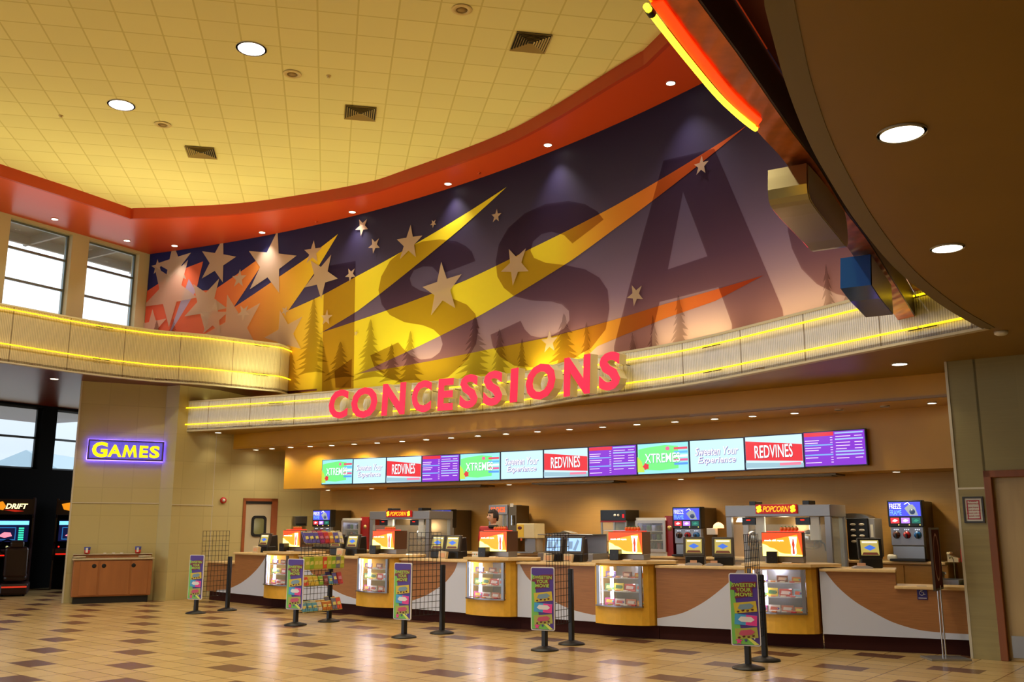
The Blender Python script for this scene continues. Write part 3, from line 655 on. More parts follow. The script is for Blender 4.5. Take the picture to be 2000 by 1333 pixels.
# ============================================================ CEILING FITTINGS
n_dl = [0]
def downlight(x, y, z, r, label, group, watts, cone=80, color=WARM, glow=None, trim=None, aim=None, blend=.6, inset=0.):
    t_ = thing('downlight', label, 'ceiling light', (x, y, z), 0, group)
    MB().lathe([(r*1.16, -.012), (r*1.16, 0), (r, 0), (r, -.012)], 24, caps=False).build('trim_ring', trim or m_white, t_)
    MB().lathe([(r, -.004), (.001, -.004)], 24).build('lens', glow or m_glow, t_, fix=False)
    if watts:
        l = lamp('SPOT', 'downlight_lamp', (x+NX*inset, y+NY*inset, z-.03), watts, color, .06, cone, blend)
        if aim: l.rotation_euler = aim
    return t_
for i, (x, y) in enumerate([(491, 95), (237, 205)]):
    p = atz(x, y, ZC); downlight(p[0], p[1], ZC, .215, ['large round downlight high in the tiled ceiling, the one nearer the camera', 'large round downlight high in the tiled ceiling, the one nearer the windows'][i], 'large ceiling downlights', 500, 130, (1, .9, .7), m_glowc)
for k, p in enumerate([(-1.3, 12.1), (1.4, 10.2), (-6.4, 11.1), (-3.3, 8.9), (-.6, 6.8), (-9.6, 13.2), (-2.6, 3.5), (-8, 6.5)]):
    lamp('SPOT', 'hall_lamp', (p[0], p[1], ZC-.05), 380, (1, .88, .66), .15, 130, .6)
OLAB = ['nearest the hanging copper beam', 'second from the copper beam', 'above the tip of the long yellow ray', 'above the small stars', 'above the largest pale star', 'above the left end of the mural', 'beside the window nearest the mural', 'above the window farthest left']
for (x, y), lb in zip([(1310, 162), (1070, 283), (875, 359), (688, 414), (512, 454), (341, 480), (248, 470), (107, 428)], OLAB):
    p = atz(x, y, ZO); downlight(p[0], p[1], ZO, .075, 'small round downlight in the orange soffit '+lb, 'orange soffit downlights', 110, 90, (1, .9, .8), blend=1)
for i, (x, y, r) in enumerate([(1761, 259, .115), (1850, 484, .11), (1757, 711, .095)]):
    p = atz(x, y, HS); downlight(p[0], p[1], HS, r, 'round downlight in the dark mustard soffit '+['at the upper right, the largest in view', 'halfway down the right side', 'close above the right end of the counter'][i], 'right soffit downlights', 26, 110, WARM)
p = atz(106, 740, BZ0); downlight(p[0], p[1], BZ0, .08, 'round downlight under the dark red balcony soffit over the games entrance', None, 25, 100)
p = atz(403, 842, HS); downlight(p[0]+.15, p[1]+.4, HS, .07, 'small downlight in the soffit at the left end of the neon fascia', None, 10, 90)
# header row
hx = [(457, 880), (491, 878), (527, 876), (566, 873.5), (606, 872), (648, 870), (692, 867.5), (737, 865), (786, 862), (836, 859), (889, 856), (943, 852.5), (1001, 849), (1061, 844.5), (1123, 840), (1188, 835.5), (1256, 831), (1326, 825), (1403, 819.5), (1476, 814), (1557, 808), (1641, 801), (1729, 794), (1821, 787)]
for i, (x, y) in enumerate(hx):
    s_, d_ = sd(x, y, ZH); p = W(s_, max(-1.15, min(-.75, d_))); dark = i in (21, 22)
    downlight(p.x, p.y, ZH, .06, 'small %sdownlight under the mustard header, number %d from the left' % ('unlit ' if dark else '', i+1), 'header row downlights', 0 if (dark or i % 2) else 46, 150, WARM, glow=mat('unlit lens', (110, 100, 80), .3) if dark else None)
for i, s_ in enumerate([1.6, 3.1, 5.0, 7.0, 9.0, 11.0, 13.0, 14.9, 16.3]):
    p = W(s_, -2.22 if 5 < s_ < 12 else -2.05); downlight(p.x, p.y, 2.5, .055, 'small downlight under the menu bulkhead over the back counter, number %d from the left' % (i+1), 'bulkhead downlights', 60, 155, (1, .82, .5), blend=1, inset=.3)
p = W(-.02, -.9)
lamp('SPOT', 'alarm_wall_lamp', (p.x, p.y, ZH-.1), 16, WARM, .05, 70, .5)

def vent(x0, y0, lab):
    p = atz(x0, y0, ZC); t_ = thing('ceiling_vent', lab, 'air vent', (p[0], p[1], ZC), R(11), 'square ceiling vents')
    q = MB(); n = 7
    MB().box(-.29, .29, -.29, .29, -.004, .0).build('backing', mat('vent shadow', (30, 26, 16), .8), t_)
    for k in range(n):
        a = .3-.04*k; b_ = a-.018
        for M in [Matrix.Rotation(R(90*j), 4, 'Z') for j in range(4)]:
            q.add([(-a, -a, -.03), (a, -a, -.03), (b_, -b_, -.008), (-b_, -b_, -.008)], [(0, 1, 2, 3)], M)
    q.build('louvre', mat('vent louvre', (200, 176, 110), .5), t_, fix=False); return t_
vent(1037, 82, 'square louvred ceiling vent nearest the hanging copper beam'); vent(704, 220, 'square louvred ceiling vent in the middle of the tiled ceiling'); vent(393, 297, 'square louvred ceiling vent nearest the upper windows')
for (x, y), lb in zip([(902, 18), (571, 144), (318, 243)], ['close to the top edge, nearest the camera', 'between the large downlight and the middle vent', 'nearest the upper windows']):
    p = atz(x, y, ZC); t_ = thing('ceiling_speaker', 'round cream ceiling speaker '+lb, 'speaker', (p[0], p[1], ZC), 0, 'round ceiling speakers')
    MB().lathe([(.16, -.012), (.15, -.018), (.09, -.02), (.09, -.008)], 24, caps=False).build('rim', mat('speaker rim', (220, 196, 130), .6), t_)
    MB().lathe([(.088, -.012), (.001, -.016)], 20).build('grille', mat('speaker grille', (170, 140, 80), .8), t_)
for (x, y, z, m_), lb in zip([(642, 148, ZC, 0), (119, 226, ZC, 0), (936, 338, ZO, 1), (618, 433, ZO, 1)], ['in the tiled ceiling near the large downlight', 'in the tiled ceiling at the far left', 'in the orange soffit above the yellow ray tip', 'in the orange soffit above the small stars']):
    p = atz(x, y, z); tag(MB().lathe([(.045, 0), (.04, -.012), (.012, -.016), (.012, -.03), (.03, -.034), (.001, -.036)], 12, (p[0], p[1], z)).build('sprinkler_head', m_orange if m_ else MATS['speaker rim']), 'small sprinkler head '+lb, 'sprinkler', 'sprinkler heads')
p = atz(1955, 648, HS); tag(MB().lathe([(.075, 0), (.07, -.03), (.045, -.045), (.001, -.047)], 20, (p[0], p[1], HS)).build('smoke_detector', m_white), 'round white smoke detector on the dark soffit at the fascia corner', 'smoke detector')

# ============================================================ HANGING COPPER BEAM WITH LETTERS SEEN FROM BEHIND
m_cop = mat('copper sheet', (204, 112, 60), .3, .55, wood=(6, 6, 6), noise=(4, .25)); t = NT(m_cop); wv = t.n.new('ShaderNodeTexWave'); wv.inputs['Scale'].default_value = 2.4; wv.inputs['Distortion'].default_value = 2.5
tc = t.n.new('ShaderNodeTexCoord'); t.l.new(tc.outputs['Object'], wv.inputs['Vector']); bp = t.n.new('ShaderNodeBump'); bp.inputs['Strength'].default_value = .25; bp.inputs['Distance'].default_value = .02; t.l.new(wv.outputs['Fac'], bp.inputs['Height']); t.l.new(bp.outputs[0], t.n['Principled BSDF'].inputs['Normal'])
BZ = 4.1
bo = [atz(x, y, BZ) for x, y in [(1275, 10), (1362, 118), (1480, 258), (1531, 314), (1600, 405), (1656, 485), (1754, 626)]]
bi = [atz(x, y, BZ) for x, y in [(1362, 0), (1450, 120), (1540, 250), (1600, 330), (1652, 415), (1700, 480), (1788, 622)]]
e0 = (bo[0][0]-(bo[1][0]-bo[0][0])*6, bo[0][1]-(bo[1][1]-bo[0][1])*6); e1 = (bi[0][0]-(bi[1][0]-bi[0][0])*6, bi[0][1]-(bi[1][1]-bi[0][1])*6)
bo = smooth_path([e0]+bo, 5); bi = smooth_path([e1]+bi, 5)
bt = thing('hanging_sign_beam', 'curved copper clad sign beam hanging along the soffit edge at the upper right', 'sign beam', (*bo[20], BZ), 0); BI = Matrix.Translation(bt.location).inverted()
def badd(mb, n, m_, parent=None):
    o = mb.build(n, m_, bt); o.matrix_parent_inverse = BI; return o
def strip(A, B, z0, z1):
    mb = MB(); n = len(A); vs = [(*p, z0) for p in A]+[(*p, z0) for p in B]+[(*p, z1) for p in A]+[(*p, z1) for p in B]; fs = []
    for i in range(n-1): fs += [(i, i+1, n+i+1, n+i), (2*n+i, 3*n+i, 3*n+i+1, 2*n+i+1), (i, 2*n+i, 2*n+i+1, i+1), (n+i, n+i+1, 3*n+i+1, 3*n+i)]
    fs += [(0, n, 3*n, 2*n), (n-1, 3*n-1, 4*n-1, 2*n-1)]; return mb.add(vs, fs)
badd(strip(bo, bi, BZ, BZ+.3), 'beam_box', m_cop)
badd(strip(bi, offset_path(bi, -.012), BZ+.004, BZ+.3), 'back_face', mat('dark bronze', (44, 20, 12), .35, .5))
bk = offset_path(bi, -.55)
badd(strip(offset_path(bi, -.02), bk, BZ+.3, BZ+.34), 'top_plate', mat('deep red plate', (120, 44, 28), .4, .4))
def pxpath(L_, z): return smooth_path([atz(x, y, z) for x, y in L_], 5)
nn = pxpath([(1262, 12), (1300, 62), (1350, 125), (1405, 190), (1450, 232), (1476, 252)], BZ-.02)
badd(MB().tube([(*p, BZ-.02) for p in nn], .017, 8), 'neon_tube', m_neon2)
nr = offset_path(nn, -.05)
badd(strip(offset_path(nn, -.025), offset_path(nn, -.085)[:-3]+[nn[-1]]*3, BZ-.018, BZ-.008), 'glow_painted_face', mat('orange face painted glow', (255, 60, 10), .4, emit=(255, 52, 4), es=1.1))  # orange face beside the tube; its neon reflection put in as emission
badd(MB().cyl((*nn[1], BZ-.02), (*nn[2], BZ-.02), .022, 8), 'neon_cap', m_black)
def sideletter(name, label, back, depth, mret, mback, mface):
    ia = min(range(len(bo)), key=lambda i: abs((1000+FPX*bo[i][0]/(bo[i][1]*math.cos(PITCH)+(BZ-HC)*math.sin(PITCH)))-back[0][0]))
    a, b = bi[max(ia-2, 0)], bi[min(ia+6, len(bi)-1)]; ang = math.atan2(b[1]-a[1], b[0]-a[0]); nx, ny = -math.sin(ang), math.cos(ang)
    P1 = (bi[ia][0]+nx*.02, bi[ia][1]+ny*.02); P2 = (P1[0]+math.cos(ang), P1[1]+math.sin(ang)); pl = []
    for x, y in (smooth_path(back+[back[0]], 3)[:-1] if 'pink' in label else back):
        h = onplane(x, y, P1, P2); pl.append(((h[0]-P1[0])*math.cos(ang)+(h[1]-P1[1])*math.sin(ang), h[2]))
    t_ = thing(name, label, 'sign letter', (P1[0], P1[1], min(p[1] for p in pl)), ang); z0 = t_.location.z; pl = [(a, c-z0) for a, c in pl]
    cx_ = sum(p[0] for p in pl)/len(pl); cz_ = sum(p[1] for p in pl)/len(pl)
    MB().prism(pl, 0, depth).build('letter_return', mret, t_)
    MB().prism([(cx_+(a-cx_)*.97, cz_+(c-cz_)*.97) for a, c in pl], -.006, .0).build('letter_back', mback, t_)
    cf = [(cx_+(a-cx_)*.9, cz_+(c-cz_)*.9) for a, c in pl]; MB().prism(cf, depth, depth+.012).build('letter_face', mface, t_)
    if 'pink' in label: tp_ = max(p[1] for p in pl); xm = [p[0] for p in pl if p[1] > tp_-.02][0]; MB().box(xm-.02, xm+.10, depth+.01, depth+.11, tp_-.11, tp_-.01).build('neon_stroke', mface, t_)
    MB().cyl((cx_, depth*.5, cz_), (cx_, depth*.5, BZ-z0), .012, 8).build('bracket', m_steel, t_); return t_
sideletter('channel_letter', 'brushed metal channel letter with a glowing pink face seen end-on under the copper beam', [(1575, 319), (1577, 378), (1590, 405), (1615, 437), (1639, 466), (1654, 483), (1655, 455), (1649, 415), (1632, 388), (1612, 362), (1595, 341)], .26,
           mat('brushed brass grey', (150, 140, 104), .28, .9), mat('gold grey back', (150, 130, 60), .35, .7), mat('pink neon face', (255, 40, 100), .4, emit=(255, 20, 80), es=1.4))
sideletter('channel_letter', 'blue mirror finish channel letter at the lower end of the copper beam', [(1700, 497), (1701, 557), (1718, 583), (1744, 615), (1742, 585), (1740, 557), (1730, 542), (1715, 520)], .26,
           mat('mirror blue', (40, 104, 200), .15, .55), mat('dark blue back', (24, 36, 60), .3, .6), mat('blue face', (30, 80, 200), .4, emit=(20, 60, 220), es=.6))

# added unseen uplights above the two fascias, brightening the mural foot and the ceiling
for i in range(7):
    p = FP[int(3+i*(len(FP)-8)/6)]; q_ = offset_path(FP, .42)[int(3+i*(len(FP)-8)/6)]
    lamp('AREA', 'added_uplight', (q_[0], q_[1], FZ+.12), (.5, 46, 44, 26, 8, 5, 4)[i], (1, .88, .42), 1.6, rot=(R(180), 0, math.atan2(FP[min(int(3+i*(len(FP)-8)/6)+1, len(FP)-1)][1]-p[1], FP[min(int(3+i*(len(FP)-8)/6)+1, len(FP)-1)][0]-p[0])), sy=.12)
for k in (8, 16, 24, 32):
    q_ = offset_path(BP, .4)[k]; lamp('AREA', 'added_uplight', (q_[0], q_[1], BZ1+.12), 26, (1, .86, .42), 1.6, rot=(R(180), 0, 0), sy=.3)
# ============================================================ SERVICE COUNTER
m_wood = mat('cherry laminate', (158, 106, 62), .42, noise=(4, .16), wood=(1.6, 1.6, 42)); m_wood.node_tree.nodes['Noise Texture'].inputs['Scale'].default_value = 2.2
m_wht = mat('off white laminate', (200, 206, 226), .45); m_top = mat('maple countertop', (224, 192, 136), .35, noise=(30, .05))
m_kick = mat('dark brown base', (60, 24, 20), .75, spec=.2); m_yel = mat('golden stained case', (226, 174, 56), .45, noise=(9, .08))
m_led = mat('led tube', (255, 250, 255), .4, emit=(236, 226, 255), es=7)
DF = [(.3, .40), (3, .78), (6, 1.05), (8.5, 1.15), (10.5, 1.15), (12.2, 1.02), (13.5, .82), (14.6, .62), (16.6, .14)]
def df_(s):
    if s <= DF[0][0]: return DF[0][1]
    for (a, c), (b_, d) in zip(DF, DF[1:]):
        if s <= b_: return c+(d-c)*(s-a)/(b_-a)
    return DF[-1][1]
CASES = [(3.05, 4.06), (6.02, 7.04), (8.72, 9.7), (11.22, 12.16), (13.52, 14.48)]
SEG = [(.42, 3.05), (4.06, 6.02), (7.04, 8.72), (9.7, 11.22), (12.16, 13.52), (14.48, sP-.03)]
ZT = 1.07
CLAB = ['with a low wheelchair ledge at its left end, next to the door', 'between the leftmost and second display cases, behind the candy rack', 'between the second and middle display cases', 'between the middle and fourth display cases', 'between the fourth and rightmost display cases', 'at the right end with the blue wheelchair sign']
CW = [  # white swoops: sight points of the boundary, from the top of the white to its other end; side on which the white lies
    [(445, 1152), (470, 1140), (490, 1125), (507, 1107), (519, 1089)],
    [(588, 1089), (605, 1115), (625, 1137), (646, 1150), (670, 1162), (694, 1170)],
    [(778, 1178), (802, 1174.7), (818, 1169.5), (836.5, 1161.6), (857.6, 1148), (868, 1140.6), (881, 1126), (889, 1114), (894, 1100)],
    [(1016, 1103), (1025.6, 1122), (1038.8, 1138), (1058, 1157), (1078, 1172), (1099, 1184), (1125.4, 1194), (1157, 1201.5)],
    [(1277.7, 1208), (1294, 1206.8), (1336, 1197), (1377.6, 1175), (1413.7, 1147), (1430, 1130.5), (1440, 1113.8)],
    [(1611.5, 1116), (1636, 1146.8), (1670, 1175.7), (1710.7, 1199.5), (1744.7, 1216.5), (1789, 1230), (1833, 1236), (1894, 1239.6)]]
low = {0: (.42, 1.62), 5: (15.42, sP)}
for i, (a, b_) in enumerate(SEG):
    da, db = df_(a), df_(b_); Pa, Pb = W(a, da), W(b_, db); L_ = (Pb-Pa).length; g = math.atan2(Pb.y-Pa.y, Pb.x-Pa.x)
    ctr = thing('service_counter', 'cherry counter section '+CLAB[i], 'counter', (Pa.x, Pa.y, 0), g, 'concession counter sections')
    def cadd(mb, n, m_):
        return mb.build(n, m_, ctr)
    zl = .86; k = L_/(b_-a)
    tops = [(0, L_, ZT)]
    if i == 0: x1 = (low[0][1]-a)*k; tops = [(0, x1, zl), (x1, L_, ZT)]
    if i == 5: x1 = (low[5][0]-a)*k; tops = [(0, x1, ZT), (x1, L_, zl)]
    for x0, x1, z in tops:
        cadd(MB().box(x0, x1, 0, .03, .2, z-.04), 'front_panel', m_wood)
        cadd(MB().bbox(x0-(.02 if x0 > 0 else 0), x1+.01, -.05, .62 if z > 1 else .5, z-.042, z, .01), 'countertop', m_top)
        if z > 1: cadd(MB().box(x0, x1, .03, .6, .2, z-.042), 'cabinet_body', m_wood)
        else: cadd(MB().box(x0, x1, .03, .48, .2, z-.042), 'cabinet_body', m_wood)
    cadd(MB().box(0, L_, .09, .14, 0, .2), 'toe_kick', m_kick)
    def loc2(x, y):
        h = onplane(x, y, Pa, Pb); return ((h[0]-Pa.x)*math.cos(g)+(h[1]-Pa.y)*math.sin(g), h[2])
    c = [loc2(x, y) for x, y in CW[i]]; c = [(min(max(x, .0), L_), min(max(z, .2), ZT-.045)) for x, z in c]; c = smooth_path(c, 4)
    if i in (0, 2, 4): poly = [(0 if i else c[0][0]-.5, .2), (0 if i else c[0][0]-.45, min(c[0][1], .24))]+c+[(c[-1][0], ZT-.045), (L_, ZT-.045), (L_, .2)]
    else: poly = [(0, .2), (0, ZT-.045), (c[0][0], ZT-.045)]+c+[(L_, c[-1][1]), (L_, .2)]
    cadd(MB().prism(poly, -.006, .002), 'white_swoop', m_wht)

# ============================================================ DISPLAY CASES with candy
CW_, CD = .99, .72
def make_case():
    t_ = thing('display_case', '', 'display case', (0, 0, 0), 0, 'candy display cases in the counter')
    w_ = CW_; MB().box(0, w_-.0, .22, .27, 0, .2).build('toe_kick', m_kick, t_)
    def front(x): return -.0-.10*math.sin(math.pi*min(max(x/(w_*.9), 0), 1))
    plan = [(0, CD)]+[(w_*k/12, front(w_*k/12)) for k in range(0, 11)]+[(w_*.93, .03), (w_*.985, .10), (w_, .22), (w_, CD)]
    MB().slab(plan, .2, .46).build('lower_body', m_yel, t_)
    MB().slab([(0, CD), (0, .0), (.035, -.012), (.035, CD)], .46, 1.05).build('side_panel', m_yel, t_)
    MB().slab([(w_*.86, CD), (w_*.86, front(w_*.86)), (w_*.93, .03), (w_*.985, .10), (w_, .22), (w_, CD)], .46, 1.05).build('side_panel', m_yel, t_)
    MB().slab([(.035, CD), (.035, CD-.03), (w_*.86, CD-.03), (w_*.86, CD)], .46, 1.05).build('back_panel', mat('case mirror back', (120, 124, 132), .3, .6), t_)
    tp = [(-.03, CD+.02)]+[(-.03+(w_+.06)*k/12, front(w_*k/12)-.045) for k in range(0, 12)]+[(w_+.30, .26), (w_+.30, .36), (w_+.04, CD+.02)]
    MB().slab(tp, 1.085, 1.125).build('countertop', m_top, t_)
    MB().slab([(x, min(y+.03, CD)) for x, y in plan], 1.05, 1.085).build('top_rail', m_yel, t_)
    x0, x1 = .045, w_*.85
    al = mat('case aluminium', (150, 150, 156), .3, .9)
    for a in (x0, x1-.05): MB().box(a, a+.05, front(a)-.018, front(a)+.02, .465, 1.05).build('frame_post', al, t_)
    gp = [(x0+.05+(x1-x0-.1)*k/10, front(x0+.05+(x1-x0-.1)*k/10)-.004) for k in range(11)]
    ribbon(gp, .49, 1.045, .006).build('glass_front', m_glass, t_)
    sl = [(x0-.01+(x1-x0+.02)*k/10, front(x0+(x1-x0)*k/10)-.04) for k in range(11)]
    MB().slab(sl+[(x1, .02), (x0, .02)], .455, .475).build('sill', al, t_)
    for z in (.68, .875):
        MB().slab([(x0+.03+(x1-x0-.06)*k/8, front(x0+(x1-x0)*k/8)+.05) for k in range(9)]+[(x1-.03, CD-.05), (x0+.03, CD-.05)], z-.012, z).build('glass_shelf', mat('frosted shelf', (220, 228, 235), .2, alpha=.7), t_)
    MB().box(x0+.05, x1-.05, .03, CD-.05, .46, .47).build('deck', m_white, t_)
    MB().cyl((x0+.075, .02, .49), (x0+.075, .02, 1.03), .012, 8).build('light_tube', m_led, t_)
    for k in range(3):
        z = .56+.17*k; MB().cyl((x0+.23, .05, z), (x0+.23, .05, z+.13), .028, 10).build('light_tube', m_led, t_)
    return t_
ORD = ['first', 'second', 'third', 'fourth', 'fifth', 'sixth', 'seventh', 'eighth', 'ninth', 'tenth', 'eleventh', 'twelfth']
cbm = {}
def cmat(n, rgb): return mat('candy '+n, rgb, .4)
def make_box(cn, rgb, rgb2, bw, bh):
    o = thing('candy_box', '', 'candy box', (0, 0, 0), 0)
    MB().bbox(-bw/2, bw/2, 0, .03, 0, bh, .002).build('carton', cmat(cn, rgb), o)
    MB().prism([(-bw*.38, bh*.3), (bw*.3, bh*.26), (bw*.38, bh*.7), (-bw*.3, bh*.76)], -.002, .001).build('printed_band', cmat(cn+' print', rgb2), o)
    MB().lathe([(bh*.2, 0), (.001, .002)], 12, M=Matrix.Translation((bw*.3, -.001, bh*.5)) @ Matrix.Rotation(R(90), 4, 'X')).build('printed_dot', cmat(cn+' dot', rgb2[::-1]), o)
    return o
BOX = {'purple': ((84, 52, 120), (190, 150, 90)), 'brown': ((96, 40, 44), (220, 180, 170)), 'dark red': ((120, 26, 30), (230, 200, 180)), 'green': ((84, 136, 64), (226, 230, 120)), 'yellow': ((226, 196, 40), (40, 110, 50)),
       'red': ((196, 34, 40), (250, 220, 210)), 'pale blue': ((150, 196, 216), (230, 90, 60)), 'magenta': ((190, 40, 120), (250, 200, 60)), 'white': ((226, 214, 196), (206, 60, 50)), 'red and white': ((226, 120, 90), (250, 240, 230)), 'orange': ((232, 130, 30), (250, 236, 90))}
protoB = {}
case0 = make_case(); CN = ['leftmost', 'second', 'middle', 'fourth', 'rightmost']
rb = random.Random(5)
BULK = []
for i, (a, b_) in enumerate(CASES):
    t_ = case0 if i == 0 else copytree(case0)
    da, db = df_(a)+.13, df_(b_)+.13; Pa, Pb = W(a, da), W(b_, db); g = math.atan2(Pb.y-Pa.y, Pb.x-Pa.x)
    t_.location = (Pa.x, Pa.y, 0); t_.scale = (((Pb-Pa).length-.006)/CW_, 1, 1); t_.rotation_euler = (0, 0, g); t_['label'] = 'golden counter display case lit from inside, the %s of the five along the counter' % CN[i]
    M = Matrix.Translation(Pa) @ Matrix.Rotation(g, 4, 'Z')
    lamp('POINT', 'case_light', M @ Vector((.25, .12, .98)), 6, (.95, .93, 1), .03); lamp('POINT', 'case_light', M @ Vector((.6, .12, .80)), 1.4, (.95, .93, 1), .03)
    for (z, row, nm) in ((.876, [('purple', .17, .085, .22), ('dark red', .15, .085, .50), ('orange', .12, .07, .69)], 'top'),
                     (.681, [('green', .15, .10, .20), ('yellow', .15, .11, .36), ('red', .17, .10, .535), ('pale blue', .11, .10, .70)], 'middle'),
                     (.472, [('magenta', .16, .10, .20), ('white', .16, .09, .375), ('red and white', .16, .09, .55), ('orange', .12, .085, .71)], 'bottom')):
        for cn, bw, bh, x in row:
            key = cn+str(bw)
            if key not in protoB: protoB[key] = bx_ = make_box(cn, *BOX[cn], bw, bh)
            else: bx_ = copytree(protoB[key])
            bx_.location = M @ Vector((x+rb.uniform(-.005, .005), .07+rb.uniform(0, .02), z)); bx_.rotation_euler = (0, 0, g+R(rb.uniform(-6, 6)))
            bx_['label'] = '%s candy box on the %s shelf of the %s display case' % (cn, nm, CN[i]); bx_['group'] = 'candy boxes in the display cases'
        for k in range(4):     # flat packs lying in front
            cn = ['yellow', 'orange', 'white', 'red'][k]; key = 'flat'+cn
            if key not in protoB:
                o = MB().bbox(-.035, .035, -.02, .02, 0, .018, .004).build('candy_packet', cmat(cn, BOX[cn][0])); protoB[key] = o
            else: o = protoB[key].copy(); COL.objects.link(o)
            o.location = M @ Vector((.26+k*.13, -.02, z)); o.rotation_euler = (0, 0, g+R(rb.uniform(-20, 20)))
            tag(o, '%s candy packet at the front of the %s shelf, %s display case' % (cn, nm, CN[i]), 'candy packet', 'loose packets in the display cases')

# ============================================================ MENU SCREENS on the bulkhead
m_bez = mat('blue black bezel', (16, 10, 60), .3); 
def em(n, rgb, s=1.): return mat('screen '+n, (10, 10, 10), .3, emit=rgb, es=s)
em('txt', (230, 210, 250))
sw, shh = 1.02, .585
def quad(mb, x0, x1, z0, z1, y): return mb.add([(x0, y, z0), (x1, y, z0), (x1, y, z1), (x0, y, z1)], [(0, 1, 2, 3)])
def make_screen(kind):
    t_ = thing('menu_screen', '', 'screen', (0, 0, 0), 0, 'digital menu screens on the mustard bulkhead')
    w_, h_ = sw, shh; hw = w_/2
    MB().bbox(-hw, hw, .0, .08, 0, h_, .004).build('housing', m_bez, t_)
    bgc = {'x': (150, 226, 226), 's': (196, 238, 246), 'r': (200, 232, 246), 'm': (128, 22, 200)}[kind]
    d = MB().box(-hw+.018, hw-.018, -.002, .0, .018, h_-.018).build('display', em('bg '+kind, bgc, 1.0), t_)
    def sub(mb, n, m_): return mb.build(n, m_, d, fix=False)
    if kind == 'x':
        sub(MB().prism([(-.48, .10), (-.05, .07), (.30, .10), (.30, .50), (.05, .53), (-.30, .50), (-.48, .47)], -.004, -.003), 'green_print', em('green', (110, 230, 120), 1.05))
        for k, c in enumerate([(230, 60, 90), (90, 180, 240), (240, 250, 250), (230, 80, 140), (80, 150, 230)]): sub(quad(MB(), .22, .48, .44-k*.07, .48-k*.07, -.006), 'stripe_print', em('stripe%d' % k, c))
        sub(MB().prism([(-.5, .05), (-.36, .05), (-.42, .25), (-.5, .34)], -.006, -.005), 'lime_print', em('lime', (190, 220, 60)))
        sub(put_text(MB(), 'XTREMES', 0, -.010, .29, .68, .17, off=.02), 'lettering_shadow', em('dk green', (60, 170, 110)))
        sub(put_text(MB(), 'XTREMES', -.005, -.014, .298, .68, .17, off=.01), 'lettering', em('white', (240, 255, 255), 1.1))
        sub(MB().prism(starpoly(-.33, .15, .07, .6, .7), -.009, -.008), 'berry_print', em('red', (220, 30, 40)))
        sub(MB().prism(rrect(.06, .14, .43, .50, .035), -.009, -.008), 'pink_print', em('pink', (240, 90, 150)))
    if kind == 's':
        for dx, dz, y, c in ((.006, -.008, -.006, (112, 84, 160)), (0, 0, -.01, (250, 250, 255))):
            mm = em('lilac' if y > -.009 else 'white2', c, 1.0); of = .035 if y > -.009 else .015
            sub(put_text(MB(), 'Sweeten Your', dx, y, .37+dz, .80, .15, off=of, shear=.25), 'lettering', mm); sub(put_text(MB(), 'Experience', dx, y, .20+dz, .70, .155, off=of, shear=.25), 'lettering', mm)
    if kind == 'r':
        sub(MB().prism([(-.49, .17), (.49, .12), (.49, .40), (-.49, .50)], -.004, -.003), 'red_print', em('vine red', (226, 20, 34), 1.0))
        sub(MB().prism([(-.5, .04), (.5, .02), (.5, .09), (-.5, .13)], -.004, -.003), 'grey_print', em('grey blue', (150, 186, 200)))
        sub(put_text(MB(), 'REDVINES', .006, -.008, .298, .66, .22, off=.02), 'lettering', em('dk red', (140, 10, 20))); sub(put_text(MB(), 'REDVINES', 0, -.012, .306, .66, .22, off=.01), 'lettering', em('white3', (250, 250, 255), 1.1))
        sub(quad(MB(), .10, .46, .06, .105, -.008), 'pink_print', em('pink2', (240, 120, 150)))
    if kind == 'm':
        sub(quad(MB(), -hw+.02, 0, h_-.085, h_-.02, -.004), 'red_header', em('hdr', (220, 20, 50)))
        rr = random.Random(4)
        for k in range(11):
            z = h_-.12-k*.04
            if k not in (3, 7): 
                if k % 3: sub(quad(MB(), -hw+.03, -hw+.03+rr.uniform(.2, .36), z, z+.014, -.005), 'text_line', em('txt', (230, 210, 250)))
                sub(quad(MB(), -.06, -.02, z, z+.012, -.005), 'price', MATS['screen txt'])
            else: sub(quad(MB(), -hw+.02, -.02, z, z+.022, -.005), 'blue_bar', em('bar', (120, 170, 240)))
        for k in range(9):
            z = h_-.06-k*.05
            if k in (0, 2, 6, 7): sub(quad(MB(), .02, hw-.04, z, z+.024, -.005), 'blue_bar', em('bar2', (160, 190, 240))) ; 
            else:
                sub(quad(MB(), .03, .03+rr.uniform(.15, .25), z, z+.013, -.005), 'text_line', MATS['screen txt']); sub(quad(MB(), .33, .45, z, z+.013, -.005), 'text_line', MATS['screen txt'])
    return t_
kinds = ['x', 's', 'r', 'm']; protoS = {k: make_screen(k) for k in kinds}
zs0 = 2.585
xs = [626.5, 687.5, 753, 822, 896.5, 976, 1060, 1149.5, 1245, 1347, 1454.5, 1569.5, 1694]
ys = [948, 946.5, 945, 943, 941.5, 938.5, 935.5, 932.5, 929, 924.5, 920, 914.5, 908.5]
def dbk(s):
    pts = [(-.2, -1.0), (1.1, -1.1), (4.5, -1.5), (8.7, -1.85), (12.5, -1.8), (17.2, -1.5)]
    for (a, c), (b_, d) in zip(pts, pts[1:]):
        if s <= b_: return c+(d-c)*(s-a)/(b_-a)
    return -1.5
def onbk(x):                                     # bulkhead point seen in column x
    best = None
    for i in range(800):
        s = 1.1+i*.02; p = W(s, dbk(s)+.1); c = p.y*math.cos(PITCH)+(2.6-HC)*math.sin(PITCH)
        if 1000+FPX*p.x/c >= x: return s, p
    return s, p
DESC = {'x': 'green XTREMES candy advert', 's': 'pale blue screen reading Sweeten Your Experience', 'r': 'REDVINES red candy advert', 'm': 'purple price list'}
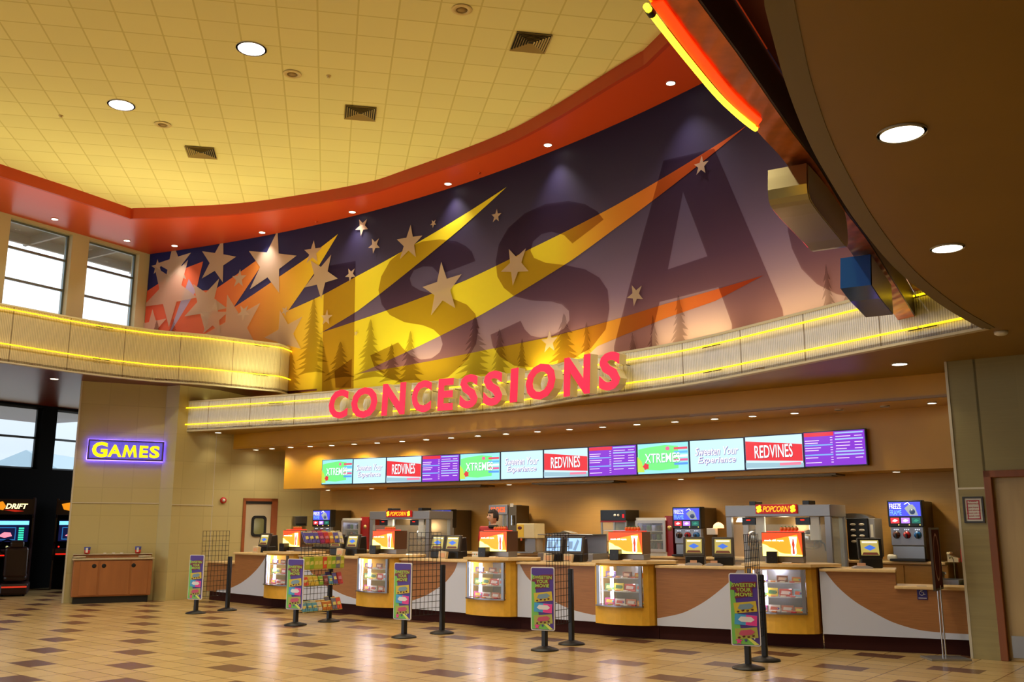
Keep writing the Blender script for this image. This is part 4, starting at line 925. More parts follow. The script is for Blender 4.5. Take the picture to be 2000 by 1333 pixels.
for i in range(12):
    k = kinds[i % 4]; t_ = protoS[k] if i < 4 else copytree(protoS[k])
    (sa, pa), (sb, pb) = onbk(xs[i]), onbk(xs[i+1]); L_ = (pb-pa).length
    za, zb_ = onplane(xs[i], ys[i], pa, pb)[2], onplane(xs[i+1], ys[i+1], pa, pb)[2]
    t_.location = ((pa.x+pb.x)/2, (pa.y+pb.y)/2, (za+zb_)/2); t_.rotation_euler = (0, 0, math.atan2(pb.y-pa.y, pb.x-pa.x))
    t_.scale = (L_/sw, 1, 1)
    t_['label'] = 'menu screen with %s, %s from the left of twelve' % (DESC[k], ORD[i])
# ============================================================ BACK COUNTER
DB = -1.9
def at_d(x, y, d): s, z = ond(x, y, d); return s, z
m_cab = mat('golden cabinet wood', (178, 132, 62), .45, noise=(4, .12), wood=(3, 3, 12))
zb_c = 1.1; bxs = [1.0, 3.0, 5.0, 7.0, 9.0, 11.0, 13.0, 14.3, 15.58]
for i in range(8):
    a, b_ = bxs[i], bxs[i+1]
    t_ = thing('back_cabinet', 'golden wood base cabinet under the back worktop, %s from the left' % ORD[i], 'cabinet', W(a, DB, 0), None, 'cabinets along the back wall')
    L_ = b_-a
    MB().box(.005, L_-.005, .03, .68, .1, zb_c-.045).build('body', m_cab, t_); MB().box(.01, L_-.01, .08, .6, 0, .1).build('toe_kick', m_kick, t_)
    n = max(2, round(L_/.55))
    for k in range(n):
        x0, x1 = L_*k/n+.01, L_*(k+1)/n-.01
        dr = MB().box(x0, x1, .005, .03, .12, zb_c-.07).build('door', m_cab, t_)
        MB().lathe([(.045, 0), (.001, .003)], 16, M=Matrix.Translation((x1-.09 if k % 2 else x0+.09, .004, zb_c-.18)) @ Matrix.Rotation(R(90), 4, 'X')).build('finger_hole', m_black, dr)
o = MB().bbox(.9, 15.55, -DB-.03, 2.585, zb_c-.045, zb_c, .01).build('back_worktop', m_top, M=FR); tag(o, 'long pale worktop running along the back wall behind the counter', 'worktop')

def bt(name, label, cat, x0, x1, d, z=zb_c, group=None):     # thing standing on the back worktop, spanning picture columns x0..x1 at its front
    sa, _ = ond(x0, 1040, d); sb, _ = ond(x1, 1040, d); t_ = thing(name, label, cat, W(sa, d, z), None, group); return t_, sb-sa
def zat(x, y, d): return ond(x, y, d)[1]
# ---- freeze drink machines
m_dkst = mat('dark steel side', (104, 88, 66), .35, .7)
m_scr = mat('freeze screen', (20, 20, 60), .3, emit=(70, 76, 235), es=1.1)
m_wtx = mat('white lit text', (240, 240, 250), .4, emit=(225, 235, 255), es=1)
m_btx = mat('blue lit text', (100, 160, 230), .4, emit=(110, 170, 255), es=1)
def make_freeze(w_, h_, zh):         # zh: height of the head's lower edge
    t_ = thing('frozen_drink_machine', '', 'drink machine', (0, 0, 0), None, 'frozen drink machines on the back worktop')
    MB().bbox(.01, w_-.01, .08, .66, .0, h_-.015, .01).build('body', m_dkst, t_)
    hd = MB().bbox(0, w_, -.03, .14, zh, h_, .012).build('display_head', m_blackp, t_)
    d = MB().box(.03, w_-.03, -.036, -.03, zh+.17, h_-.03).build('screen', m_scr, hd)
    zc = (zh+.17+h_-.03)/2; sh = h_-.03-zh-.17
    put_text(MB(), 'FREEZE', w_*.24, -.041, zc+sh*.2, w_*.34, sh*.36, off=.0).build('lettering', m_wtx, d, fix=False)
    put_text(MB(), 'FRAME', w_*.24, -.041, zc-sh*.24, w_*.34, sh*.36, off=.0).build('lettering', m_btx, d, fix=False)
    cx_ = w_*.68
    MB().prism([(cx_-.03, zc+sh*.30), (cx_-.10, zc+sh*.05), (cx_-.02, zc-sh*.46), (cx_+.11, zc-sh*.46), (cx_+.07, zc+sh*.10), (cx_+.03, zc+sh*.32)], -.042, -.040).build('cup_print', mat('grey cup print', (120, 130, 130), .4, emit=(150, 160, 165), es=.7), d)
    MB().lathe([(.045, 0), (.001, .002)], 16, M=Matrix.Translation((cx_+.02, -.043, zc-sh*.18)) @ Matrix.Rotation(R(90), 4, 'X')).build('logo_print', mat('cup logo', (40, 50, 70), .4, emit=(60, 80, 120), es=.6), d)
    MB().tube([(cx_-.10, -.043, zc+sh*.32), (cx_-.04, -.043, zc+sh*.46), (cx_-.01, -.043, zc+sh*.3)], .006, 5).build('straw_print', m_wtx, d)
    for k, c in enumerate([(226, 50, 60), (170, 120, 235), (24, 90, 84)]):
        x = w_*(.08+.30*k); q = MB().box(x, x+w_*.24, -.036, -.03, zh+.055, zh+.145).build('flavour_badge', mat('badge%d' % k, c, .4, emit=c, es=.9), hd)
        MB().prism([(x+w_*.04, zh+.09), (x+w_*.12, zh+.075), (x+w_*.20, zh+.10), (x+w_*.12, zh+.125)], -.039, -.036).build('swirl_print', m_wtx if k < 2 else mat('teal print', (60, 160, 140), .4, emit=(40, 130, 110), es=.6), q)
        MB().ball((x+w_*.22, -.034, zh+.03), .008, 8, 6).build('status_lamp', mat('amber lamp', (255, 220, 120), .4, emit=(255, 214, 90), es=3), hd)
    MB().bbox(.02, w_-.02, -.0, .1, zh-.30, zh, .008).build('tap_panel', mat('tap panel steel', (150, 150, 156), .35, .6), t_)
    for k, c in enumerate([(70, 34, 30), (150, 24, 34), (20, 90, 160)]):
        x = w_*(.2+.3*k)
        MB().lathe([(.062, 0), (.055, .03), (.001, .034)], 16, M=Matrix.Translation((x, -.0, zh-.13)) @ Matrix.Rotation(R(90), 4, 'X')).build('tap_bowl', mat('tap %d' % k, c, .25), t_)
        MB().bbox(x-.014, x+.014, -.07, -.03, zh-.19, zh-.11, .004).build('tap_handle', m_blackp, t_)
        for j in range(3): MB().ball((x-.03+.03*j, -.006, zh-.045), .009, 6, 4).build('indicator', m_wtx, t_)
    MB().bbox(.03, w_-.03, .02, .1, .04, zh-.31, .006).build('lower_panel', m_steel, t_)
    MB().bbox(-.0, w_, -.10, .08, 0, .04, .006).build('drip_tray', m_blackp, t_)
    return t_
FZL = ['at the far left behind the candy rack', 'beside the left popcorn machine', 'beside the red sided fridge', 'at the right, next to the pillar']
fz0 = None
for i, (x0, x1, y0, yh) in enumerate([(611, 646.5, 996.5, 1030), (841, 884, 996, 1032), (1316, 1372, 991, 1034), (1738, 1807, 978, 1028.5)]):
    d = DB+.0; sa = ond(x0, 1040, d)[0]; w_ = ond(x1, 1040, d)[0]-sa; h_ = zat(x0, y0, d)-zb_c; zh = zat(x0, yh, d)-zb_c
    if fz0 is None: W0, H0, Z0 = .56, .98, .55; fz0 = make_freeze(W0, H0, Z0); t_ = fz0
    else: t_ = copytree(fz0)
    t_.location = W(sa, d, zb_c); t_.scale = (w_/W0, 1, h_/H0); t_['label'] = 'frozen drink machine with blue FREEZE FRAME screen '+FZL[i]

# ---- popcorn machines
m_pst = mat('popcorn steel', (150, 146, 144), .35, .55); m_kettle = mat('polished kettle', (190, 180, 165), .12, 1.0)
m_neonr = mat('popcorn sign red', (120, 10, 8), .4, emit=(200, 14, 8), es=.5); m_ny = mat('popcorn neon', (255, 190, 40), .4, emit=(255, 150, 10), es=1.7)
m_popc = mat('popcorn yellow', (255, 235, 80), .4, emit=(255, 226, 30), es=1.3)
def popcorn(lab, x0, x1, yt, yb, sx0, sx1, d):
    sa = ond(x0, 1040, d)[0]; w_ = ond(x1, 1040, d)[0]-sa; zt, zh = zat((x0+x1)/2, yt, d), zat((x0+x1)/2, yb, d); dp = .75
    t_ = thing('popcorn_machine', lab, 'popcorn machine', W(sa, d, 0), None, 'popcorn machines behind the counter')
    MB().bbox(0, w_, 0, dp, 0, .92, .01).build('base_cabinet', m_pst, t_)
    MB().bbox(-.01, w_+.01, -.01, dp, zh, zt, .01).build('canopy', m_pst, t_)
    for a, c in ((.0, .0), (w_-.09, .0), (.0, dp-.07), (w_-.09, dp-.07)): MB().box(a, a+.09, c, c+.07, .92, zh).build('corner_post', m_pst, t_)
    MB().box(.09, w_-.09, .02, .026, .95, zh-.12).build('glass_front', m_glass, t_); MB().box(w_-.03, w_-.024, .08, dp-.08, .92, zh).build('glass_side', m_glass, t_)
    q = mat('popcorn back', (140, 110, 64), .3, .4); MB().box(.09, w_-.09, dp-.03, dp-.02, .92, zh).build('back_panel', q, t_)
    a, b_ = ond(sx0, 1000, d)[0]-sa, ond(sx1, 1000, d)[0]-sa; zc = (zt+zh)/2; hh = (zt-zh)*.8
    sg_ = MB().bbox(a, b_, -.05, -.01, zc-hh/2+.03, zc+hh/2+.03, .006).build('popcorn_sign', m_neonr, t_)
    put_text(MB(), 'POPCORN', (a+b_)/2, -.056, zc+.03, (b_-a)*.64, hh*.62, off=.012, shear=.35).build('neon_lettering', m_ny, sg_, fix=False)
    for x in (a+(b_-a)*.09, b_-(b_-a)*.09):
        mb = MB()
        for dx, dz, r in ((-.5, .3, .42), (.3, .5, .45), (.5, -.3, .42), (-.3, -.45, .45), (0, 0, .4)): mb.ball((x+dx*hh*.28, -.055, zc+.03+dz*hh*.45), r*hh*.42, 8, 6, (1, .3, 1))
        mb.build('popcorn_motif', m_popc, sg_)
    for fx in (.22, .74):
        x = w_*fx; kt = MB().lathe([(.10, 0), (.16, .04), (.17, .2), (.15, .26), (.05, .30), (.001, .30)], 20, (x, .36, 1.28)).build('kettle', m_kettle, t_)
        MB().tube([(x, .36, 1.58), (x, .36, zh)], .02, 8).build('kettle_hanger', m_steel, kt)
        MB().tube([(x+.17, .3, 1.4), (x+.26, .22, 1.36), (x+.28, .2, 1.26)], .012, 6).build('kettle_handle', m_blackp, kt)
        MB().bbox(x-.12, x+.12, .03, .2, zh-.13, zh-.01, .01).build('heat_box', m_blackp, t_)
        MB().cyl((x-.03, .015, zh-.05), (x+.03, .015, zh-.05), .008, 8).build('warning_lamp', mat('red lamp', (255, 30, 10), .4, emit=(255, 30, 10), es=2), t_)
        MB().bbox(x+.10, x+.26, .04, .1, 1.42, 1.80, .01).build('control_box', m_white, t_)
        MB().bbox(w_*fx-.05, w_*fx+.06, .2, .5, zt, zt+.07, .008).build('vent_stack', m_blackp, t_)
    MB().cyl((.14, .3, zh-.02), (.14, .3, zh-.08), .06, 14, r2=.09).build('warming_lamp', m_glow, t_)
    pc = MB(); rr = random.Random(8)
    for k in range(150): pc.ball((rr.uniform(.14, w_-.14), rr.uniform(.1, .6), .93+rr.random()*.10), rr.uniform(.02, .034), 5, 4)
    p = pc.build('popcorn_heap', mat('popcorn kernels', (246, 220, 130), .8), t_); p['kind'] = 'stuff'
    lamp('POINT', 'popcorn_light', W(sa+w_*.5, d-.3, zh-.15), 8, (1, .85, .6), .08)
    return t_
popcorn('steel popcorn machine with a red and yellow POPCORN sign, the left one of two', 722, 838, 999, 1015, 757, 806, -1.0)
popcorn('steel popcorn machine with a red and yellow POPCORN sign, the larger right one', 1420, 1624, 987, 1010, 1478.5, 1559, -.95)

# ---- fridges with red sides
def fridge(lab, x0, x1, xr, yt, d):
    t_, w_ = bt('drinks_fridge', lab, 'fridge', x0, x1, d, 0, 'glass door fridges'); zt = zat(x0, yt, d); dp = .6; wr_ = ond(xr, 1040, d)[0]-ond(x1, 1040, d)[0]
    b0 = zb_c+.02 if d > DB-.2 else .1
    t_.location = W(ond(x0, 1040, d)[0], d, zb_c); zt -= zb_c
    MB().box(0, .03, 0, dp, 0, zt).build('side_wall', m_white, t_); MB().box(w_-.03, w_+wr_, .03, dp, 0, zt+.03).build('side_wall', mat('red fridge side', (150, 24, 20), .35), t_)
    MB().lathe([(.05, 0), (.001, .003)], 16, M=Matrix.Translation((w_+wr_*.5, .028, zt*.72)) @ Matrix.Rotation(R(90), 4, 'X')).build('round_badge', mat('badge gold', (200, 170, 100), .4), t_)
    MB().box(.03, w_-.03, dp-.03, dp, 0, zt).build('back_wall', mat('fridge lining', (120, 122, 150), .4), t_); MB().box(0, w_, .0, dp, 0, .07).build('plinth', m_white, t_); MB().box(0, w_, .0, dp, zt-.05, zt).build('roof', m_white, t_)
    al = mat('fridge door frame', (176, 168, 160), .35, .5)
    MB().prism([(0, .07), (w_, .07), (w_, zt-.05), (0, zt-.05)], -.03, 0, holes=[[(.05, .12), (w_-.05, .12), (w_-.05, zt-.1), (.05, zt-.1)]]).build('door_frame', al, t_)
    MB().box(.05, w_-.05, -.018, -.012, .12, zt-.1).build('door_glass', m_glass, t_)
    MB().cyl((.08, .04, zt-.085), (w_-.08, .04, zt-.085), .012, 8).build('light_tube', mat('fridge tube', (220, 225, 255), .4, emit=(190, 200, 255), es=5), t_)
    n = 3; hs = (zt-.2)/n
    for k in range(n):
        z = .1+hs*k+.02; MB().box(.05, w_-.05, .04, dp-.05, z-.01, z).build('shelf', m_white, t_)
    lamp('POINT', 'fridge_light', t_.matrix_world @ Vector((0, 0, 0)) if False else W(ond(x0, 1040, d)[0]+w_*.5, d-.12, zb_c+zt-.16), 9, (.72, .78, 1), .03)
    cups = [((60, 110, 70), 'green'), ((200, 200, 210), 'white'), ((50, 50, 60), 'black'), ((130, 30, 50), 'red'), ((60, 60, 130), 'blue')]
    nc = 5 if w_ > .5 else 4
    for k in range(n):
        for j in range(nc):
            c, cn = cups[(j+k*2) % 5]; x = .11+(w_-.22)*j/(nc-1); p = W(ond(x0, 1040, d)[0]+x, d-.12, zb_c+.121+hs*k)
            o = MB().lathe([(.032, 0), (.042, .10), (.043, .105), (.001, .106)], 12).build('dessert_cup', mat('cup '+cn, c, .4)); o.location = p
            tag(o, '%s dessert cup, %s from the left on the %s shelf of the %s fridge' % (cn, ORD[j], ['bottom', 'middle', 'top'][k], 'left' if x0 < 900 else 'right'), 'cup', 'dessert cups in the fridges')
    return t_
fridge('small lit glass door fridge with a red side panel, left of the left popcorn machine', 668, 704, 718, 1013, DB+.02)
fridge('lit glass door fridge with a red side panel beside the middle frozen drink machine', 1243, 1301, 1313, 1012, DB+.02)

# ---- warmers
def warmer(lab, x0, x1, yt, head, name='food_warmer', d=DB, side=None):
    t_, w_ = bt(name, lab, 'food warmer', x0, x1, d); zt = zat(x0, yt, d)-zb_c; dp = .5
    MB().box(0, w_, 0, dp, 0, .06).build('base', m_pst, t_)
    hd = MB().bbox(0, w_, -.01, dp, zt-.2, zt, .006).build('header', m_pst if head != 'black' else m_blackp, t_)
    for a, c in ((0, 0), (w_-.03, 0), (0, dp-.03), (w_-.03, dp-.03)): MB().box(a, a+.03, c, c+.03, .06, zt-.2).build('corner_post', m_pst, t_)
    MB().box(.03, w_-.03, .0, .005, .06, zt-.2).build('glass_front', m_glass, t_); MB().box(.03, w_-.03, dp-.01, dp, .06, zt-.2).build('glass_back', mat('warmer back', (150, 130, 70), .3), t_)
    for z in (.25, .45):
        if z < zt-.25: MB().box(.03, w_-.03, .03, dp-.03, z, z+.008).build('rack', m_chrome, t_)
    if head == 'black':
        for k in range(2): MB().lathe([(.026, 0), (.022, .02), (.001, .022)], 12, M=Matrix.Translation((w_*(.58+.14*k), -.012, zt-.1)) @ Matrix.Rotation(R(90), 4, 'X')).build('dial', m_white, hd)
        MB().box(w_*.9-.02, w_*.9+.02, -.016, -.01, zt-.15, zt-.08).build('switch', mat('red switch', (200, 20, 30), .4, emit=(200, 10, 20), es=.8), hd)
        MB().box(0, w_, -.014, -.005, zt-.23, zt-.2).build('red_stripe', mat('red stripe', (150, 20, 24), .4), t_)
    else:
        put_text(MB(), 'NACHOS', w_*.5, -.014, zt-.1, w_*.75, .11, off=.03).build('lettering', mat('orange lit letters', (255, 110, 30), .4, emit=(255, 90, 20), es=.9), hd, fix=False)
    return t_, w_, zt
warmer('black topped glass food warmer with white dials left of the right fridge', 1174, 1224, 997, 'black')
warmer('glass nacho warmer with orange lit lettering directly behind the worker', 955, 992, 987, 'n')
t_, w_ = bt('steel_cabinet', 'narrow steel cabinet standing right of the nacho warmer', 'cabinet', 993, 1009, DB+.02); MB().bbox(0, w_, 0, .45, 0, zat(993, 988, DB)-zb_c, .008).build('body', m_dkst, t_)
q = MB(); q.box(.05, w_-.08, -.006, 0, .92, .99).build('label_plate', m_white, t_); MB().cyl((w_*.6, -.03, .55), (w_*.6, -.03, .75), .03, 10).build('handle', m_chrome, t_)
t_, w_ = bt('cheese_dispenser', 'pale cheese sauce dispenser with a yellow picture label, right of the worker', 'dispenser', 1010, 1045, DB+.12)
zt = zat(1010, 1023, DB+.12)-zb_c; zm = zat(1010, 1052, DB+.12)-zb_c
MB().bbox(0, w_, -.02, .35, zm, zt, .015).build('tank', mat('cream plastic', (206, 190, 150), .5), t_); MB().bbox(w_*.3, w_*.9, .08, .34, .02, zm, .01).build('column', m_pst, t_); MB().bbox(0, w_, -.06, .35, 0, .03, .006).build('drip_base', m_steel, t_)
lb = MB().box(.01, w_*.42, -.026, -.02, zm+.02, zt-.02).build('picture_label', mat('yellow label', (220, 180, 50), .5), t_); MB().ball((w_*.2, -.027, zt-.09), .05, 10, 6, (1.1, .1, .7)).build('label_print', mat('maroon print', (90, 30, 30), .5), lb)
MB().cyl((w_*.25, .0, zm-.05), (w_*.25, .0, zm), .02, 8).build('spout', mat('orange spout', (200, 90, 50), .4), t_)
# prep table with open lid and papers
t_, w_ = bt('prep_table', 'steel food prep table with a raised lid behind the two bright screens', 'prep table', 1050, 1158, -1.3, 0)
z = zat(1100, 1044, -1.3); MB().bbox(0, w_, 0, .55, 0, z-.35, .01).build('body', m_pst, t_); MB().bbox(0, w_, .0, .5, z-.02, z, .006).build('lid', m_steel, t_); MB().box(0, w_, .48, .5, z-.35, z).build('back_panel', m_pst, t_); MB().box(0, .02, .0, .48, z-.35, z).build('side_guard', m_glass, t_)
o = MB()
o.prism([(-.2, 0), (.2, .01), (.16, .03), (.02, .06), (-.05, .03), (-.22, .02)], 0, .25); o = o.build('paper_stack', mat('grey paper', (120, 112, 100), .8)); s_ = ond(1098, 1040, -1.5)[0]; o.matrix_world = Matrix.Translation(W(s_, -1.5, z+.001)) @ Matrix.Rotation(ANG, 4, 'Z'); tag(o, 'loose papers lying on top of the steel prep table', 'papers')
# coffee machine
t_, w_ = bt('coffee_machine', 'black coffee machine with two columns of oval buttons right of the right popcorn machine', 'coffee machine', 1655, 1697, DB)
zt = zat(1655, 1013, DB)-zb_c; MB().bbox(0, w_, 0, .45, 0, zt, .01).build('body', m_blackp, t_); MB().bbox(w_, w_+.1, .02, .44, .05, zt, .01).build('side_module', m_pst, t_)
MB().prism([(w_*.2+.3*math.cos(R(a))*1.0, zt-.02+.10*math.sin(R(a))) for a in range(0, 181, 15)], .05, .4).build('dome_lid', m_steel, t_)
for k in range(4):
    for j in range(2): MB().ball((w_*(.3+.4*j), -.004, zt-.1-.09*k), .03, 10, 6, (1.5, .3, .7)).build('button', mat('pale button', (196, 190, 180), .3, .5), t_)
MB().box(w_+.03, w_+.07, .012, .02, zt-.3, zt-.1).build('label_plate', m_white, t_)
# sink, soap, phone, cup
t_ = thing('back_sink', 'steel wash sink with a tall tap beside the right pillar', 'sink', W(ond(1822, 1120, -1.0)[0], -1.0, 0), None); t_.scale = ((15.9-ond(1822, 1120, -1.0)[0])/.95, 1, 1)
MB().prism([(0, 0), (.95, 0), (.95, .6), (0, .6)], 0, .5).build('cabinet', m_dkst, t_); MB().slab([(0, 0), (.95, 0), (.95, .5), (0, .5)], .6, .88, holes=[[(.08, .08), (.87, .08), (.87, .42), (.08, .42)]]).build('basin', m_steel, t_)
MB().tube([(.6, .4, .88), (.6, .4, 1.14), (.58, .34, 1.2), (.55, .22, 1.18)], .014, 8).build('tap', m_chrome, t_); MB().tube([(.2, .35, .9), (.24, .3, .96), (.34, .28, .96)], .02, 8).build('tap_lever', m_chrome, t_)
t_, w_ = bt('desk_phone', 'cream desk telephone on the back worktop near the pillar', 'telephone', 1846, 1867, DB)
MB().prism([(0, 0), (w_, 0), (w_, .05), (.0, .12)], .02, .2, Matrix.Identity(4)).build('phone_base', mat('cream phone', (220, 206, 170), .5), t_); MB().bbox(.0, .05, -.01, .2, .11, .15, .01).build('handset', MATS['cream phone'], t_)
o = MB().bbox(0, .09, 0, .12, 0, .2, .008).build('red_carton', mat('red carton', (210, 26, 34), .5)); s_ = ond(1873, 1040, DB)[0]; o.matrix_world = Matrix.Translation(W(s_, DB, zb_c)) @ Matrix.Rotation(ANG, 4, 'Z'); tag(o, 'red carton on the back worktop against the right pillar', 'carton')
t_ = thing('soap_pump', 'clear pump bottle with a tall spout behind the sign stand', 'bottle', W(ond(1822, 1040, DB)[0], DB-.1, zb_c), None); MB().lathe([(.04, 0), (.04, .12), (.015, .14), (.015, .16), (.001, .16)], 14).build('bottle_body', mat('amber bottle', (150, 100, 50), .2), t_); MB().tube([(0, 0, .16), (0, 0, .24), (-.05, 0, .24)], .008, 6).build('pump', m_chrome, t_)
o = MB().bbox(0, .16, 0, .1, 0, .1, .03).build('paper_roll', m_white); s_ = ond(1729, 1040, DB)[0]; o.matrix_world = Matrix.Translation(W(s_, DB, zb_c)) @ Matrix.Rotation(ANG, 4, 'Z'); tag(o, 'white paper roll on the back worktop left of the right drink machine', 'paper roll')
# wall dispenser, alarm
h0 = sk(571, 1015); h1 = sk(596, 1015); zt, zb2_ = sk(583, 1009)[1], sk(583, 1028)[1]
t_ = thing('paper_towel_dispenser', 'grey steel towel dispenser on the tiled side wall right of the pale door', 'dispenser', SM @ Vector((h0[0], 0, zb2_)), math.atan2(PE[1]-PD[1], PE[0]-PD[0]))
MB().bbox(0, h1[0]-h0[0], -.14, -.005, 0, zt-zb2_, .015).build('cabinet_body', m_steel, t_); MB().box(.04, h1[0]-h0[0]-.04, -.145, -.14, .02, .06).build('slot', m_black, t_)
h0 = sk(435.5, 978); t_ = thing('fire_alarm', 'red round fire alarm strobe on the tiled wall left of the pale door', 'alarm', SM @ Vector((h0[0], -.005, h0[1])), math.atan2(PE[1]-PD[1], PE[0]-PD[0]))
MB().lathe([(.075, 0), (.07, .04), (.05, .05), (.001, .05)], 18, M=Matrix.Rotation(R(90), 4, 'X')).build('alarm_body', mat('alarm red', (190, 30, 24), .4), t_); MB().lathe([(.04, .05), (.03, .075), (.001, .08)], 14, M=Matrix.Rotation(R(90), 4, 'X')).build('strobe', m_white, t_)
# exhaust hoods under the bulkhead
for (x0, x1, y), lb in zip([(757, 940, 953), (1040, 1200, 945), (1398, 1634, 932)], ['left', 'middle', 'right']):
    s0 = ond(x0, y, -2.0)[0]; s1 = ond(x1, y, -2.0)[0]; t_ = thing('exhaust_hood', 'flat steel exhaust hood under the menu bulkhead, the %s one of three' % lb, 'hood', W(s0, -1.98, 2.47), None, 'exhaust hoods')
    MB().prism([(0, 0), (s1-s0, 0), (s1-s0, .03), (0, .03)], 0, .5).build('hood_body', m_dkst, t_); MB().box(.1, s1-s0-.1, .1, .4, -.01, 0).build('filter', m_dkst, t_)
# heat lamp
s_, z = ond(1407, 1030, -1.2); t_ = thing('heat_lamp', 'small chrome heat lamp with a glowing dome left of the right popcorn machine', 'lamp', W(s_-.05, -1.2, .9), None)
MB().tube([(-.12, .1, 0), (-.12, .1, z-.9), (0, .05, z-.9+.06)], .012, 8).build('stem', m_chrome, t_); MB().lathe([(.09, 0), (.085, .05), (.04, .09), (.001, .1)], 16, (.0, .05, z-.9-.02)).build('dome', mat('warm dome', (255, 220, 190), .4, emit=(255, 170, 110), es=2.2), t_); MB().bbox(-.2, -.04, 0, .1, z-.9-.13, z-.9-.02, .006).build('switch_box', m_white, t_)
MB().box(-.2, .1, 0, .2, -.9, 0).build('pedestal', m_pst, t_)
# ============================================================ ON THE COUNTER
def on_ctr(x, back, z=ZT):                    # spot seen in column x, back metres behind the counter front
    best = None
    for i in range(900):
        s = .3+i*.019; p = W(s, df_(s)-back, z); c = p.y*math.cos(PITCH)+(z-HC)*math.sin(PITCH)
        if 1000+FPX*p.x/c >= x: return s, p
    return s, p
def frame_at(s): a, b_ = W(s-.3, df_(s-.3)), W(s+.3, df_(s+.3)); return math.atan2(b_.y-a.y, b_.x-a.x)
m_pos = mat('pos grey plastic', (66, 58, 52), .4); m_posd = mat('pos dark plastic', (22, 19, 18), .35)
def make_pos(mode):
    t_ = thing('pos_terminal', '', 'till', (0, 0, 0), 0)
    tilt = Matrix.Translation((0, .0, .12)) @ Matrix.Rotation(R(-14), 4, 'X')
    hd = MB().bbox(-.16, .16, -.03, .03, 0, .29, .012, tilt).build('screen_housing', m_pos if mode != 'd' else m_posd, t_)
    c = (150, 190, 235) if mode == 'b' else (190, 180, 100)
    sc = MB().box(-.118, .118, -.034, -.03, .045, .255, tilt).build('screen', mat('till bright', (120, 160, 220), .3, emit=(160, 200, 255), es=.9) if mode == 'b' else mat('till picture', (150, 140, 80), .3, emit=(176, 160, 84), es=.75), hd)
    if mode != 'b':
        MB().prism([(-.08, .15), (0, .19), (.08, .15), (0, .11)], -.037, -.034, tilt).build('blue_print', mat('till blue', (60, 100, 200), .3, emit=(60, 104, 210), es=.8), sc)
        MB().box(-.10, .10, -.037, -.034, .215, .24, tilt).build('title_print', mat('till white', (230, 230, 220), .3, emit=(220, 224, 214), es=.7), sc)
        MB().prism([(-.11, .05), (.11, .05), (.09, .085), (-.09, .085)], -.037, -.034, tilt).build('dark_print', mat('till maroon', (90, 50, 40), .3, emit=(100, 50, 40), es=.5), sc)
    else:
        MB().prism([(-.02, .06), (.03, .05), (.08, .2), (.05, .24)], -.037, -.034, tilt).build('window_print', mat('till slate', (110, 140, 170), .3, emit=(120, 150, 190), es=.6), sc)
        MB().box(-.10, -.03, -.037, -.034, .08, .2, tilt).build('list_print', MATS['till slate'], sc)
    MB().bbox(-.13, .15, -.03, .22, 0, .13, .012).build('base', m_posd, t_)
    MB().bbox(-.02, .135, .07, .30, 0, .34, .012, Matrix.Rotation(R(6), 4, 'X')).build('printer_tower', m_posd, t_)
    MB().bbox(-.13, .135, .06, .14, .38, .405, .006).build('card_shelf', mat('shelf edge', (150, 128, 90), .4), t_)
    MB().box(-.02, .06, .09, .13, .1, .385).build('shelf_post', m_posd, t_)
    return t_
pos0 = {}
PL = [(514, 'g', 'leftmost, in front of the pale door'), (655, 'g', 'half hidden behind the candy rack'), (687, 'g', 'just right of the candy rack'), (853, 'g', 'behind the third wire grid, its left one'), (883, 'g', 'with yellow tape on its corner left of the worker'),
      (1080, 'b', 'with a bright white screen, left of a pair behind the wire grid'), (1121, 'b', 'with a bright white screen, right of a pair behind the wire grid'), (1354, 'g', 'left of the pair before the right popcorn machine'), (1412, 'g', 'right of the pair before the right popcorn machine'), (1700, 'd', 'black framed, at the right end of the high counter')]
for x, md, lb in PL:
    s, p = on_ctr(x, .34); md_ = md
    t_ = copytree(pos0[md]) if md in pos0 else make_pos(md); pos0.setdefault(md, t_)
    t_.location = p; t_.rotation_euler = (0, 0, frame_at(s)+R(10)); t_['label'] = 'touch screen till '+lb; t_['group'] = 'tills along the counter'
